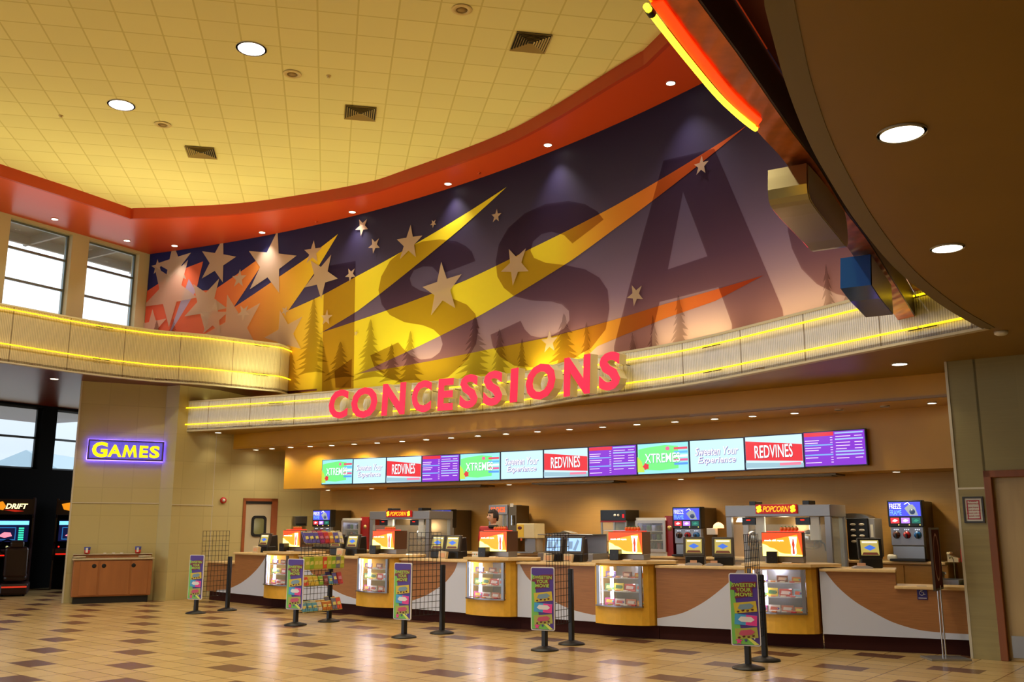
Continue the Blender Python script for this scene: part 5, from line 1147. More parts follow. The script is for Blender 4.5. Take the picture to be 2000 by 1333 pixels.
# light boxes
def make_lightbox():
    t_ = thing('advert_lightbox', '', 'light box', (0, 0, 0), 0, 'lit drink advert boxes over the display cases'); w_, h_ = .56, .325
    MB().bbox(-w_/2, w_/2, 0, .34, .09, .09+h_+.012, .006).build('housing', mat('brown housing', (110, 80, 60), .4, .4), t_)
    MB().bbox(-w_/2+.03, w_/2-.0, .05, .32, 0, .09, .006).build('pedestal', m_pst, t_)
    pn = MB().box(-w_/2+.008, w_/2-.008, -.006, .0, .095, .09+h_).build('lit_panel', mat('advert orange', (240, 130, 30), .4, emit=(250, 128, 34), es=1.6), t_)
    q = MB(); x0, x1, z0, z1 = -w_/2+.008, w_/2-.008, .095, .09+h_
    MB().prism([(x0, z1), (x0, z1-.12), (x1-.06, z1-.02), (x1, z0+.02), (x1, z1)], -.008, -.006).build('red_print', mat('advert red', (230, 60, 30), .4, emit=(235, 64, 30), es=1.45), pn)
    MB().prism([(x0, z0), (x0, z0+.17), (x0+.06, z0+.15), (x0+.1, z0+.12), (x0+.17, z0+.10), (x0+.24, z0+.05), (x0+.30, z0+.035), (x1, z0+.02), (x1, z0)], -.010, -.008).build('popcorn_print', mat('advert yellow', (255, 240, 140), .4, emit=(255, 236, 120), es=2.2), pn)
    cup = MB().prism([(.10, z1-.05), (.21, z1-.05), (.19, z0+.14), (.195, z0+.04), (.165, z0+.01), (.145, z0+.01), (.12, z0+.04), (.125, z0+.14)], -.013, -.010).build('cup_print', mat('advert white', (255, 250, 240), .4, emit=(255, 246, 236), es=2.2), pn)
    MB().prism([(.148, z1-.08), (.162, z1-.08), (.175, z1-.16), (.168, z0+.11), (.172, z0+.03), (.14, z0+.03), (.144, z0+.11), (.136, z1-.16)], -.016, -.013).build('bottle_print', mat('advert cola', (180, 60, 40), .4, emit=(190, 66, 44), es=.9), cup)
    put_text(MB(), 'crunch. chill. repeat.', x0+.165, -.013, z1-.105, .27, .034, off=.02).build('lettering', MATS['advert white'], pn, fix=False)
    hd = MB().bbox(x0+.06, x1+.03, .02, .14, .09+h_+.012, .09+h_+.026, .004).build('header_strip', mat('header red', (220, 60, 40), .4, emit=(230, 70, 50), es=.8), t_)
    return t_
BXL = [(568, 'first from the left'), (748, 'second from the left'), (962, 'third, in front of the worker'), (1221, 'fourth, in front of the food warmer'), (1529, 'fifth from the left')]
lb0 = None
def glow_apple():
    o = thing('candy_apple', '', 'candy apple', (0, 0, 0), 0); 
    MB().ball((0, 0, .028), .03, 10, 8).build('apple', mat('apple orange', (226, 110, 50), .3), o); MB().cyl((0, 0, .05), (0, 0, .07), .01, 6).build('stick', mat('apple green', (60, 150, 80), .4), o); return o
ap0 = None
for i, (x, lb) in enumerate(BXL):
    a, b_ = CASES[i]; sc = (a+b_)/2
    s, p = on_ctr(x, .12, 1.126); t_ = lb0 and copytree(lb0) or make_lightbox(); lb0 = lb0 or t_
    g = frame_at(s)+R(3); t_.location = p; t_.rotation_euler = (0, 0, g); t_['label'] = 'glowing orange drink advert box on a display case, '+lb
    M = Matrix.Translation(p) @ Matrix.Rotation(g, 4, 'Z')
    for k in range(5):
        o = copytree(ap0) if ap0 else glow_apple(); ap0 = ap0 or o; o.location = M @ Vector((.0+.05*k, .06, .442)); o.rotation_euler = (0, 0, g)
        o['label'] = 'small orange ornament on the advert box %s, %s from the left' % (['of the leftmost case', 'of the second case', 'before the worker', 'of the fourth case', 'of the rightmost case'][i], ORD[k]); o['group'] = 'ornaments on the advert boxes'
    t2 = thing('pole_display', 'black box display before the advert box on the %s display case' % CN[i], 'till display', M @ Vector((-.13, -.15, 0)), g, 'black box displays'); MB().bbox(-.075, .075, 0, .14, 0, .16, .006).build('box_body', m_posd, t2); MB().ball((-.0, -.0, .08), .004, 6, 4).build('key_lock', m_chrome, t2)
    o = MB().bbox(0, .13, 0, .09, 0, .012, .003).build('receipt_tray', m_white); o.location = M @ Vector((.0, -.12, 0)); o.rotation_euler = (0, 0, g); tag(o, 'thin white tray beside the black box on the %s display case' % CN[i], 'tray', 'white trays on the display cases')
# holders and trays on the wood tops
def holder(x, lab, kind, back=.10, z=ZT):
    s, p = on_ctr(x, back, z); t_ = thing('napkin_holder' if kind == 'h' else 'coin_tray', lab, 'napkin holder' if kind == 'h' else 'tray', p, frame_at(s)+R(15))
    if kind == 'h':
        MB().prism([(-.07, 0), (.07, 0), (.09, .12), (-.06, .14)], 0, .09).build('holder_body', mat('cream holder', (216, 196, 160), .5), t_); MB().bbox(-.04, .06, -.008, .0, .03, .1, .002).build('card_insert', mat('peach card', (226, 170, 130), .5), t_)
    else:
        MB().prism([(-.12, 0), (.12, 0), (.13, .015), (.08, .035), (-.08, .035), (-.13, .015)], -.03, .14).build('tray_body', mat('grey tray', (170, 166, 170), .4), t_); MB().bbox(-.05, .05, .05, .1, .03, .07, .003).build('card_insert', mat('peach card', (226, 170, 130), .5), t_)
for x, k, lb in [(497, 'h', 'small cream napkin holder at the left end of the counter by the door'), (661, 'h', 'cream napkin holder on the counter right of the candy rack'), (862, 'h', 'cream napkin holder on the counter behind the third wire grid'), (1068, 'h', 'cream napkin holder before the left bright screen'), (1106, 'h', 'cream napkin holder before the right bright screen'),
                 (1352, 't', 'grey counter tray before the left till of the right pair'), (1393, 't', 'grey counter tray before the right till of the right pair'), (1684, 't', 'grey counter tray before the black till at the right end')]: holder(x, lb, k)
t_ = thing('pen_box', 'white patterned box on the middle display case left of the advert box', 'box', on_ctr(926, .05, 1.126)[1], frame_at(9)); MB().bbox(-.06, .12, 0, .08, 0, .08, .006).build('box_body', m_white, t_)
for k in range(4): MB().ball((-.035+.04*k, -.001, .04), .013, 8, 6, (1, .2, 1)).build('dot_print', mat('dot %d' % (k % 2), ((200, 120, 60), (80, 120, 70))[k % 2], .5), t_)

# wheelchair plate
a, b_ = SEG[5]; Pa, Pb = W(a, df_(a)), W(b_, df_(b_)); g = math.atan2(Pb.y-Pa.y, Pb.x-Pa.x)
h0, h1 = onplane(1790, 1145, Pa, Pb), onplane(1812, 1172, Pa, Pb); pw = math.dist(h0[:2], h1[:2]); ph = h0[2]-h1[2]
t_ = thing('accessible_sign', 'small blue wheelchair symbol plate on the low counter front', 'sign', ((h0[0]+h1[0])/2, (h0[1]+h1[1])/2, h1[2]), g)
MB().box(-pw/2, pw/2, -.012, -.006, 0, ph).build('plate', mat('sign blue', (40, 40, 110), .4), t_)
ms = mat('sign white', (220, 215, 210), .5); k = pw
for nm, mb in (('symbol_head', MB().ball((-.1*k, -.013, ph*.88), .055*k, 10, 6, (1, .2, 1))), ('symbol_body', MB().tube([(-.1*k, -.014, ph*.80), (-.1*k, -.014, ph*.55), (.1*k, -.014, ph*.55), (.2*k, -.014, ph*.38), (.3*k, -.014, ph*.40)], .028*k, 6)),
               ('symbol_arm', MB().tube([(-.1*k, -.014, ph*.68), (.08*k, -.014, ph*.68)], .024*k, 6)), ('symbol_wheel', MB().tube([(-.05*k+.22*k*math.cos(R(q_)), -.014, ph*.47+.22*k*math.sin(R(q_))) for q_ in range(110, 380, 18)], .024*k, 6)), ('lower_caption', MB().box(-.4*k, .4*k, -.015, -.012, ph*.08, ph*.13))): mb.build(nm, ms, t_)
# food allergies sign on the right wall
Pa, Pb = W(sP, dP), W(sP+1, dP); h0 = onplane(1880, 971, Pa, Pb); h1 = onplane(1925, 1022, Pa, Pb); pw = math.dist(h0[:2], h1[:2]); ph = h0[2]-h1[2]
t_ = thing('allergy_notice', 'framed white food allergy notice with red border and red text on the olive wall', 'sign', ((h0[0]+h1[0])/2, (h0[1]+h1[1])/2, h1[2]), ANG)
MB().prism([(-pw/2, 0), (pw/2, 0), (pw/2, ph), (-pw/2, ph)], -.035, -.008, holes=[[(-pw/2+.022, .022), (pw/2-.022, .022), (pw/2-.022, ph-.022), (-pw/2+.022, ph-.022)]]).build('frame', mat('dark bronze frame', (40, 34, 26), .4), t_)
sh = MB().box(-pw/2+.02, pw/2-.02, -.022, -.012, .02, ph-.02).build('sheet', mat('notice paper', (206, 200, 190), .6), t_); mr = mat('notice red', (170, 40, 60), .6)
a, c = pw/2-.045, .045; MB().prism([(-a, c), (a, c), (a, ph-c), (-a, ph-c)], -.025, -.022, holes=[[(-a+.012, c+.012), (a-.012, c+.012), (a-.012, ph-c-.012), (-a+.012, ph-c-.012)]]).build('red_border', mr, sh)
for j, (tx, f) in enumerate([('Food', .38), ('Allergies?', .62), ('If you have a', .72), ('food allergy,', .7), ('please ask to', .74), ('speak with', .62), ('the manager.', .76)]):
    put_text(MB(), tx, 0, -.026, ph*(.83-.108*j-(.03 if j > 1 else 0)), pw*f*.9, ph*.06, off=.02).build('lettering', mr, sh, fix=False)

# ============================================================ PERSON behind the counter
s0, z0 = ond(964, 1010, -.35); pp = W(s0, -.35, 0); eye = ond(964, 1012, -.35)[1]; HT = eye/.937
per = thing('person', 'young worker with short dark hair in a red shirt standing behind the counter looking left', 'person', pp, ANG+R(18))
m_skin = mat('skin', (236, 184, 156), .5); m_hair = mat('dark brown hair', (38, 24, 18), .6); m_shirt = mat('red work shirt', (176, 24, 38), .6); m_coll = mat('charcoal collar', (52, 44, 46), .6); m_pants = mat('black trousers', (20, 20, 22), .7)
k = HT/1.8
def skin(name, V, E, m_, root=0, sub=2, parent=per):
    me = bpy.data.meshes.new(name); me.from_pydata([v[:3] for v in V], E, []); me.materials.append(m_); o = bpy.data.objects.new(name, me); COL.objects.link(o); o.parent = parent
    md = o.modifiers.new('s', 'SKIN'); md.use_smooth_shade = True
    for i, v in enumerate(V): me.skin_vertices[0].data[i].radius = (v[3], v[4] if len(v) > 4 else v[3]); me.skin_vertices[0].data[i].use_root = (i == root)
    sb_ = o.modifiers.new('b', 'SUBSURF'); sb_.levels = sub; sb_.render_levels = sub; return o
def S_(L_): return [tuple(c*k for c in v) for v in L_]
# body: one continuous figure (pelvis root, spine, neck, legs, arms)
Vb = S_([(0, 0, .95, .155, .11), (0, 0, 1.10, .14, .10), (0, 0, 1.27, .165, .115), (0, .01, 1.44, .13, .09), (0, .0, 1.52, .062, .06), (0, -.01, 1.60, .058, .06),
         (.10, 0, .88, .095), (.11, -.01, .50, .065), (.12, .02, .10, .05), (.12, -.10, .04, .045), (-.10, 0, .88, .095), (-.11, -.02, .50, .065), (-.12, .01, .10, .05), (-.12, -.11, .04, .045),
         (.19, .01, 1.45, .062), (.24, .03, 1.15, .046), (.22, -.16, 1.02, .036), (.20, -.22, 1.0, .03), (-.19, .01, 1.45, .062), (-.24, .03, 1.15, .046), (-.22, -.16, 1.02, .036), (-.20, -.22, 1.0, .03)])
Eb = [(0, 1), (1, 2), (2, 3), (3, 4), (4, 5), (0, 6), (6, 7), (7, 8), (8, 9), (0, 10), (10, 11), (11, 12), (12, 13), (3, 14), (14, 15), (15, 16), (16, 17), (3, 18), (18, 19), (19, 20), (20, 21)]
skin('body', Vb, Eb, m_skin)
skin('shirt', S_([(0, 0, .93, .175, .13), (0, 0, 1.10, .16, .12), (0, 0, 1.27, .185, .135), (0, .01, 1.47, .15, .105), (0, .0, 1.525, .078, .075), (.20, .01, 1.485, .088), (.245, .03, 1.24, .066), (-.20, .01, 1.485, .088), (-.245, .03, 1.24, .066)]), [(0, 1), (1, 2), (2, 3), (3, 4), (3, 5), (5, 6), (3, 7), (7, 8)], m_shirt)
skin('trousers', S_([(0, 0, .93, .165, .125), (.10, 0, .86, .11), (.11, -.01, .50, .082), (.12, .02, .12, .07), (-.10, 0, .86, .11), (-.11, -.02, .50, .082), (-.12, .01, .12, .07)]), [(0, 1), (1, 2), (2, 3), (0, 4), (4, 5), (5, 6)], m_pants)
MB().lathe([(.082*k, 0), (.095*k, -.035*k), (.100*k, -.04*k), (.086*k, .012*k), (.074*k, .02*k)], 20, (0, .0, 1.545*k), caps=False).build('collar', m_coll, per)
# head turned left: sculpted from a grid
HZ = 1.70*k; hb = bmesh.new(); bmesh.ops.create_uvsphere(hb, u_segments=40, v_segments=28, radius=1)
rt_ = Matrix.Rotation(R(-38), 4, 'Z')
for v in hb.verts:
    x, y, z = v.co; jaw = max(0, -z)
    X_ = x*.078*(1-.30*jaw**1.6); Y_ = y*.098*(1-.12*jaw); Z_ = z*.122
    if y < 0:                                          # face side (-y)
        f = -y
        Y_ -= .030*math.exp(-((x/.20)**2+((z+.12)/.16)**2))*f+.014*math.exp(-((x/.14)**2+((z-.02)/.22)**2))*f      # nose, bridge
        Y_ -= .008*math.exp(-((x/.35)**2+((z+.46)/.07)**2))+.010*math.exp(-((x/.30)**2+((z+.82)/.16)**2))             # lips, chin
        Y_ += .012*(math.exp(-(((abs(x)-.40)/.20)**2+((z-.06)/.11)**2)))*f+.006*math.exp(-((x/.3)**2+((z+.62)/.06)**2))   # eye sockets, below lip
        Y_ -= .006*math.exp(-(((abs(x)-.38)/.28)**2+((z-.24)/.07)**2))*f                                                # brows
    v.co = Vector((X_*k, Y_*k, Z_*k))
me = bpy.data.meshes.new('head'); hb.to_mesh(me); hb.free(); me.materials.append(m_skin)
for p in me.polygons: p.use_smooth = True
hd = bpy.data.objects.new('head', me); COL.objects.link(hd); hd.parent = per; hd.location = (0, -.015*k, HZ); hd.rotation_euler = (0, 0, R(-38))
def hadd(mb, n, m_): return mb.build(n, m_, hd)
for sgn in (-1, 1):
    hadd(MB().ball((sgn*.031*k, -.082*k, .008*k), .0125*k, 10, 8), 'eye', mat('eye white', (210, 200, 190), .3)); hadd(MB().ball((sgn*.031*k-.002, -.093*k, .008*k), .006*k, 8, 6), 'iris', mat('iris', (40, 26, 18), .2))
    hadd(MB().ball((sgn*.078*k, .005*k, -.005*k), .03*k, 10, 8, (.32, .62, 1.0)), 'ear', m_skin)
    hadd(MB().tube([(sgn*.014*k, -.098*k, .030*k), (sgn*.032*k, -.098*k, .036*k), (sgn*.052*k, -.085*k, .028*k)], .005*k, 6), 'eyebrow', m_hair)
hadd(MB().ball((0, -.098*k, -.055*k), .02*k, 10, 6, (1.1, .4, .28)), 'mouth', mat('lips', (170, 96, 84), .5))
hb = bmesh.new(); bmesh.ops.create_uvsphere(hb, u_segments=36, v_segments=24, radius=1); rh = random.Random(2)
for v in list(hb.verts):
    x, y, z = v.co
    if z < (.42 if y < -.35 else (-.15 if y < .25 else -.55)): hb.verts.remove(v)
for v in hb.verts:
    x, y, z = v.co; n_ = 1+.05*math.sin(9*x+5*z)+.04*math.sin(13*y); v.co = Vector((x*.086*n_*k, (y*.107*n_+(.0 if y > -.3 else -.006))*k, (z*.138*n_)*k))
me = bpy.data.meshes.new('hair'); hb.to_mesh(me); hb.free(); me.materials.append(m_hair); ho = bpy.data.objects.new('hair', me); COL.objects.link(ho); ho.parent = hd
for p in me.polygons: p.use_smooth = True
so = ho.modifiers.new('t', 'SOLIDIFY'); so.thickness = .012; so.offset = -1
# hands with five fingers
for sgn in (-1, 1):
    V = [(0, 0, 0, .020, .012), (0, -.05, -.005, .032, .013), (0, -.085, -.008, .034, .012)]; E_ = [(0, 1), (1, 2)]
    for j, (dx, L_) in enumerate([(-.027, .062), (-.009, .072), (.009, .068), (.026, .054)]):
        b0 = len(V); V += [(dx, -.095, -.008, .0088), (dx*1.1, -.095-L_*.5, -.014, .0082), (dx*1.12, -.095-L_*.85, -.03, .007)]; E_ += [(2, b0), (b0, b0+1), (b0+1, b0+2)]
    b0 = len(V); V += [(-sgn*.035, -.03, -.004, .010), (-sgn*.055, -.06, -.012, .009), (-sgn*.06, -.085, -.02, .008)]; E_ += [(0, b0), (b0, b0+1), (b0+1, b0+2)]
    h = skin('hand', V, E_, m_skin); h.location = (sgn*.20*k, -.23*k, 1.0*k)
# ============================================================ QUEUE BARRIERS
m_post = mat('matt black post', (14, 13, 13), .45); m_wire = mat('black wire', (20, 17, 15), .5)
m_sgw = mat('sign white edge', (225, 225, 230), .5); m_sgp = mat('sign purple', (78, 54, 150), .5); m_sgg = mat('sign green', (116, 190, 90), .5); m_lime = mat('sign lime', (170, 206, 80), .5); m_mar = mat('sign maroon', (120, 40, 60), .5)
m_pky = mat('pack yellow', (206, 184, 60), .5); m_pkb = mat('pack blue', (70, 160, 220), .5); m_pkm = mat('pack magenta', (226, 60, 150), .5); m_pko = mat('pack olive', (170, 170, 80), .5); m_pkn = mat('pack brown', (86, 40, 30), .5)
BS = [((382, 1199), (445, 1193), 'leftmost of five, near the tiled pillar'), ((577, 1222), (640, 1215), 'second of five, carrying the candy rack'), ((789, 1246), (853, 1239), 'third of five, before the left popcorn machine'), ((1064, 1271), (1122, 1258), 'fourth of five, before the bright tills'), ((1462, 1307), (1497, 1290), 'rightmost and nearest of five')]
def make_barrier(L_):
    t_ = thing('queue_barrier', '', 'queue barrier', (0, 0, 0), 0, 'wire grid queue barriers with candy signs')
    for nm, x, h_ in (('sign_post', 0, .98), ('plain_post', L_, 1.04)):
        ps = MB().bbox(x-.035, x+.035, -.035, .035, .03, h_, .012).build(nm, m_post, t_)
        MB().lathe([(.19, 0), (.185, .018), (.06, .055), (.001, .06)], 32, (x, 0, 0)).build('base', m_post, ps)
    g = MB(); n = 8
    x0, x1 = .06, L_-.05
    for k in range(n+1): x = x0+(x1-x0)*k/n; g.cyl((x, 0, .30), (x, 0, 1.54), .0042, 5)
    for k in range(14): z = .30+1.24*k/13; g.cyl((x0, .004, z), (x1, .004, z), .0042, 5)
    g.build('wire_grid', m_wire, t_)
    A = Matrix.Translation((-.05, 0, 0)) @ Matrix.Rotation(R(-80), 4, 'Z')          # sign across the post, facing out of the lane
    w_, z0, z1 = .34, .26, 1.09
    bd = MB().prism(rrect(-w_/2, w_/2, z0, z1, .025), -.0, .02, A).build('sign_board', m_sgw, t_)
    def s(mb, n, m_): return mb.build(n, m_, bd)
    s(MB().prism(rrect(-w_/2+.012, w_/2-.012, z0+.012, z1-.012, .018), -.003, .0, A), 'purple_print', m_sgp)
    s(MB().prism([(-w_/2+.012, z0+.02), (w_/2-.05, z0+.015), (-.05, z0+.17), (-.08, z0+.35), (-.12, z1-.12), (-w_/2+.012, z1-.09)], -.005, -.003, A), 'green_print', m_sgg)
    s(MB().prism([(-.155, .90), (-.13, .965), (0, .99), (.15, .995), (.145, .93), (.10, .925), (.10, .83), (0, .815), (-.11, .80), (-.09, .89)], -.007, -.005, A), 'title_outline', m_mar)
    for j, (tx, f_, zz) in enumerate([('SWEETEN', .27, .955), ('YOUR', .17, .90), ('MOVIE', .20, .845)]): s(put_text(MB(), tx, 0, -.010, zz, f_, .044, off=.022, M=A), 'lettering', m_lime)
    for j, (zc, mm, m2, tilt) in enumerate([(.70, m_pky, m_pkn, 6), (.555, m_pkb, m_pkm, -4), (.405, m_pko, m_mar, 5)]):
        T = A @ Matrix.Translation((.01, 0, zc)) @ Matrix.Rotation(R(-tilt), 4, 'Y')
        s(MB().prism([(-.13, -.06), (.13, -.06), (.13, .06), (-.13, .06)], -.009, -.005, T), 'packet_print', mm)
        if j == 1: s(MB().prism([(0, -.058), (.128, -.058), (.128, .058), (0, .058)], -.011, -.009, T), 'packet_half', m2)
        s(MB().prism([(-.09, -.005), (-.06, .035), (.06, .04), (.10, .01), (.06, -.02), (-.05, -.025)], -.013, -.011, T), 'packet_logo', m_sgw if j == 1 else mat('logo %d' % j, ((120, 150, 170), 0, (190, 80, 110))[j], .5))
        if j != 1:
            for k in range(4): s(MB().ball((0, 0, 0), .014, 8, 5, (1.2, .2, .8)), 'sweet_print', m_pkn).matrix_basis = T @ Matrix.Translation((-.09+.055*k, -.011, -.042+.008*(k % 2)))
    for cx_, cz_, r, mm in ((-.08, .315, .045, m_pkm), (.0, .325, .022, m_sgp), (.10, .345, .012, m_sgw)): s(MB().prism(starpoly(cx_, cz_, r, .3), -.009, -.005, A), 'star_print', mm)
    s(MB().prism([(.0, .36), (.03, .37), (.15, .28), (.10, .275)], -.007, -.005, A), 'yellow_beam_print', mat('sign pale yellow', (220, 226, 110), .5))
    return t_
b0_ = None; LB = .76; rackM = None
for i, (a, b_, lb) in enumerate(BS):
    P, Q = atz(*a, 0), atz(*b_, 0); t_ = copytree(b0_) if b0_ else make_barrier(LB); b0_ = b0_ or t_
    t_.location = (*P, 0); g = math.atan2(Q[1]-P[1], Q[0]-P[0]); t_.rotation_euler = (0, 0, g); t_['label'] = 'wire grid barrier with a candy sign, '+lb
    if i == 1: rackM = Matrix.Translation((*P, 0)) @ Matrix.Rotation(g, 4, 'Z')
# ---- candy rack on the second barrier
rr = random.Random(12)
def place(o, M_, lab, cat, grp): o.matrix_world = rackM @ M_; return tag(o, lab, cat, grp)
def bask(nm, z, tilt, lab):
    t_ = thing('wire_basket', lab, 'basket', rackM @ Vector((.05, -.01, z)), math.atan2(rackM[1][0], rackM[0][0]), 'wire baskets of the candy rack')
    g = MB(); w_ = .78
    for k in range(4): yy = -.05*k; g.cyl((0, yy, 0), (w_, yy, 0), .003, 5)
    for k in range(9): x = w_*k/8; g.tube([(x, 0, .02), (x, 0, 0), (x, -.15, 0), (x, -.17, .09)], .003, 5)
    g.cyl((0, -.17, .09), (w_, -.17, .09), .004, 5).build('wire_frame', m_wire, t_)
def pack(nm, w_, h_, c, c2):
    k = (nm, w_, c)
    if k in protoB: o = copytree(protoB[k]); return o
    o = thing(nm, '', 'candy bag', (0, 0, 0), 0)
    MB().bbox(-w_/2, w_/2, -.012, .012, .01, h_-.012, .008).build('bag_body', mat('bag %d %d %d' % c, c, .35), o); MB().box(-w_/2, w_/2, -.002, .002, 0, h_).build('crimp', mat('crimp %d %d %d' % c2, c2, .4), o)
    MB().prism([(-w_*.35, h_*.35), (w_*.35, h_*.4), (w_*.3, h_*.65), (-w_*.3, h_*.62)], -.015, -.0115).build('bag_print', MATS['crimp %d %d %d' % c2], o)
    protoB[k] = o; return o
def ray_colour(c): return {(90, 84, 170): 'violet', (150, 40, 110): 'plum', (190, 50, 50): 'red', (200, 120, 40): 'amber', (190, 200, 60): 'lime green', (140, 190, 50): 'green', (220, 190, 60): 'yellow', (120, 120, 140): 'grey', (90, 160, 190): 'sky blue', (226, 90, 60): 'orange red', (210, 200, 190): 'white', (120, 60, 40): 'brown'}[c]
rows = [('top', 1.33, .10, .22, -24, [(90, 84, 170)]*3+[(150, 40, 110), (190, 50, 50), (200, 120, 40), (90, 84, 170), (210, 200, 190)], 1),
        ('hanging', .90, .11, .22, 0, [(190, 200, 60), (140, 190, 50), (190, 200, 60), (190, 200, 60), (226, 90, 60), (190, 200, 60), (140, 190, 50), (120, 120, 140), (190, 200, 60)], 0),
        ('middle', .63, .10, .17, -20, [(226, 90, 60), (220, 190, 60), (220, 190, 60), (140, 190, 50), (120, 60, 40), (90, 160, 190), (90, 84, 170), (190, 50, 50)], 1),
        ('bottom', .20, .11, .17, -20, [(90, 160, 190), (90, 160, 190), (90, 160, 190), (210, 200, 190), (200, 120, 40), (200, 120, 40), (120, 120, 140), (226, 90, 60)], 1)]
for nm, z, w_, h_, tilt, cols, bk in rows:
    if bk: bask(nm, z, 0, 'black wire basket on the candy rack, the %s one' % nm)
    else:
        for k in range(3):
            t_ = thing('peg_hook', 'black display hook on the candy rack, %s from the left' % ORD[k], 'hook', rackM @ Vector((.15+.3*k, -.01, z+h_+.01)), math.atan2(rackM[1][0], rackM[0][0]), 'display hooks of the candy rack'); MB().tube([(0, 0, 0), (0, -.2, 0), (0, -.22, .02)], .004, 5).build('hook_wire', m_wire, t_)
    for k, c in enumerate(cols):
        for lay in range(2):
            cc_ = c if lay == 0 else cols[(k+1) % len(cols)]
            o = pack('candy_bag', w_, h_, cc_, (230, 220, 120) if sum(cc_) > 300 else (200, 120, 140))
            x = .08+.80*k/(len(cols)-1)+(.0 if bk else .0); y = -.13-.02*0 if lay == 0 else -.07
            o.matrix_world = rackM @ Matrix.Translation((x+lay*.02, y-.01, z+.004+(.02 if lay and bk else 0))) @ Matrix.Rotation(R(tilt), 4, 'X') @ Matrix.Rotation(R(rr.uniform(-8, 8)), 4, 'Z') @ Matrix.Rotation(R(rr.uniform(-4, 4)), 4, 'Y')
            tag(o, '%s candy bag %s, %s from left, %s layer' % (ray_colour(cc_), 'hanging on the rack' if not bk else 'in the %s rack basket' % nm, ORD[k], 'front' if lay == 0 else 'back'), 'candy bag', 'candy bags on the rack')

# ============================================================ POSTER STAND at the right
P = atz(1845, 1288, 0); t_ = thing('poster_stand', 'chrome floor stand holding a framed dark red poster seen edge-on', 'poster stand', (*P, 0), R(0))
MB().bbox(-.25, .25, -.2, .14, 0, .025, .006).build('base_plate', mat('base steel', (170, 170, 172), .3, .7), t_)
for dx in (-.015, .02): MB().cyl((dx, 0, .02), (dx-.0, 0, .90), .011, 10).build('pole', m_chrome, t_)
A = Matrix.Rotation(R(57), 4, 'Z')
fr_ = MB().prism([(-.30, .84), (.30, .84), (.30, 1.62), (-.30, 1.62)], -.014, .014, A, holes=[[(-.275, .865), (.275, .865), (.275, 1.595), (-.275, 1.595)]]).build('frame', mat('bronze edge', (70, 56, 44), .4, .6), t_)
for y0, y1 in ((-.009, -.004), (.004, .009)):
    ps = MB().prism([(-.28, .86), (.28, .86), (.28, 1.60), (-.28, 1.60)], y0, y1, A).build('poster', mat('dark red poster', (92, 30, 22), .8, spec=.1), t_)
    sgn = -1 if y0 < 0 else 1; MB().prism([(.2*math.cos(R(a)), 1.25+.3*math.sin(R(a))) for a in range(0, 360, 15)], sgn*.0095, sgn*.0115, A, holes=[[(.17*math.cos(R(a)), 1.25+.27*math.sin(R(a))) for a in range(0, 360, 15)]]).build('oval_print', mat('copper print', (170, 84, 60), .4), ps)

# ============================================================ CONDIMENT CABINET under the games sign
cl_ = Matrix.Translation((GA[0], GA[1], 0)) @ Matrix.Rotation(ga, 4, 'Z')
def gx(x, y=1100, off=.45):
    n_ = (math.sin(ga), -math.cos(ga)); A_ = (GA[0]+n_[0]*off, GA[1]+n_[1]*off); B_ = (GB[0]+n_[0]*off, GB[1]+n_[1]*off); h = onplane(x, y, A_, B_)
    return (h[0]-A_[0])*math.cos(ga)+(h[1]-A_[1])*math.sin(ga), h[2]
xa, xb = gx(141, 1130)[0], gx(296, 1130)[0]; zt = gx(220, 1091)[1]; ztb = gx(220, 1082, .1)[1]; wd = xb-xa
m_oak = mat('condiment cabinet wood', (158, 100, 56), .45, noise=(4, .12), wood=(5, 5, .8)); m_slab = mat('speckled slab', (188, 172, 140), .4, noise=(40, .08))
t_ = thing('condiment_cabinet', 'wooden three door condiment cabinet with black base against the tiled games wall', 'cabinet', cl_ @ Vector((xa, -.45, 0)), ga)
MB().bbox(0, wd, .0, .42, .14, zt-.035, .02).build('body', m_oak, t_); MB().box(.05, wd-.05, .04, .42, 0, .14).build('toe_kick', m_black, t_)
MB().bbox(-.03, wd+.03, -.03, .43, zt-.035, zt, .01).build('worktop', m_slab, t_); MB().bbox(.0, wd, .30, .43, zt, ztb-.02, .004).build('riser', m_oak, t_); MB().bbox(-.01, wd+.01, .27, .43, ztb-.02, ztb, .006).build('riser_top', m_slab, t_)
for a, b_, hx_ in [(155, 190, 184), (194, 252, 203), (256, 288, 261)]:
    x0, x1, xh = gx(a, 1130)[0]-xa, gx(b_, 1130)[0]-xa, gx(hx_, 1105)[0]-xa
    dr = MB().bbox(x0, x1, -.015, .01, .17, zt-.06, .004).build('door', m_oak, t_); MB().lathe([(.045, 0), (.03, .006), (.001, .004)], 18, M=Matrix.Translation((xh, -.016, gx(200, 1106)[1])) @ Matrix.Rotation(R(90), 4, 'X')).build('finger_hole', m_black, dr)
for i, x in enumerate((171, 270)):
    xx = gx(x, 1070, .15)[0]; t2 = thing('popcorn_tub', 'red white and blue paper tub on the condiment cabinet, the %s one' % ('left', 'right')[i], 'tub', cl_ @ Vector((xx, -.14, ztb)), ga, 'paper tubs on the condiment cabinet')
    MB().lathe([(.055, 0), (.06, .08)], 16).build('lower_band', mat('tub red', (200, 44, 34), .5), t2); MB().lathe([(.06, .08), (.066, .15), (.06, .15)], 16, caps=False).build('upper_band', mat('tub blue', (60, 70, 150), .5), t2); MB().box(-.035, .01, -.066, -.058, .03, .13).build('white_patch', m_white, t2)
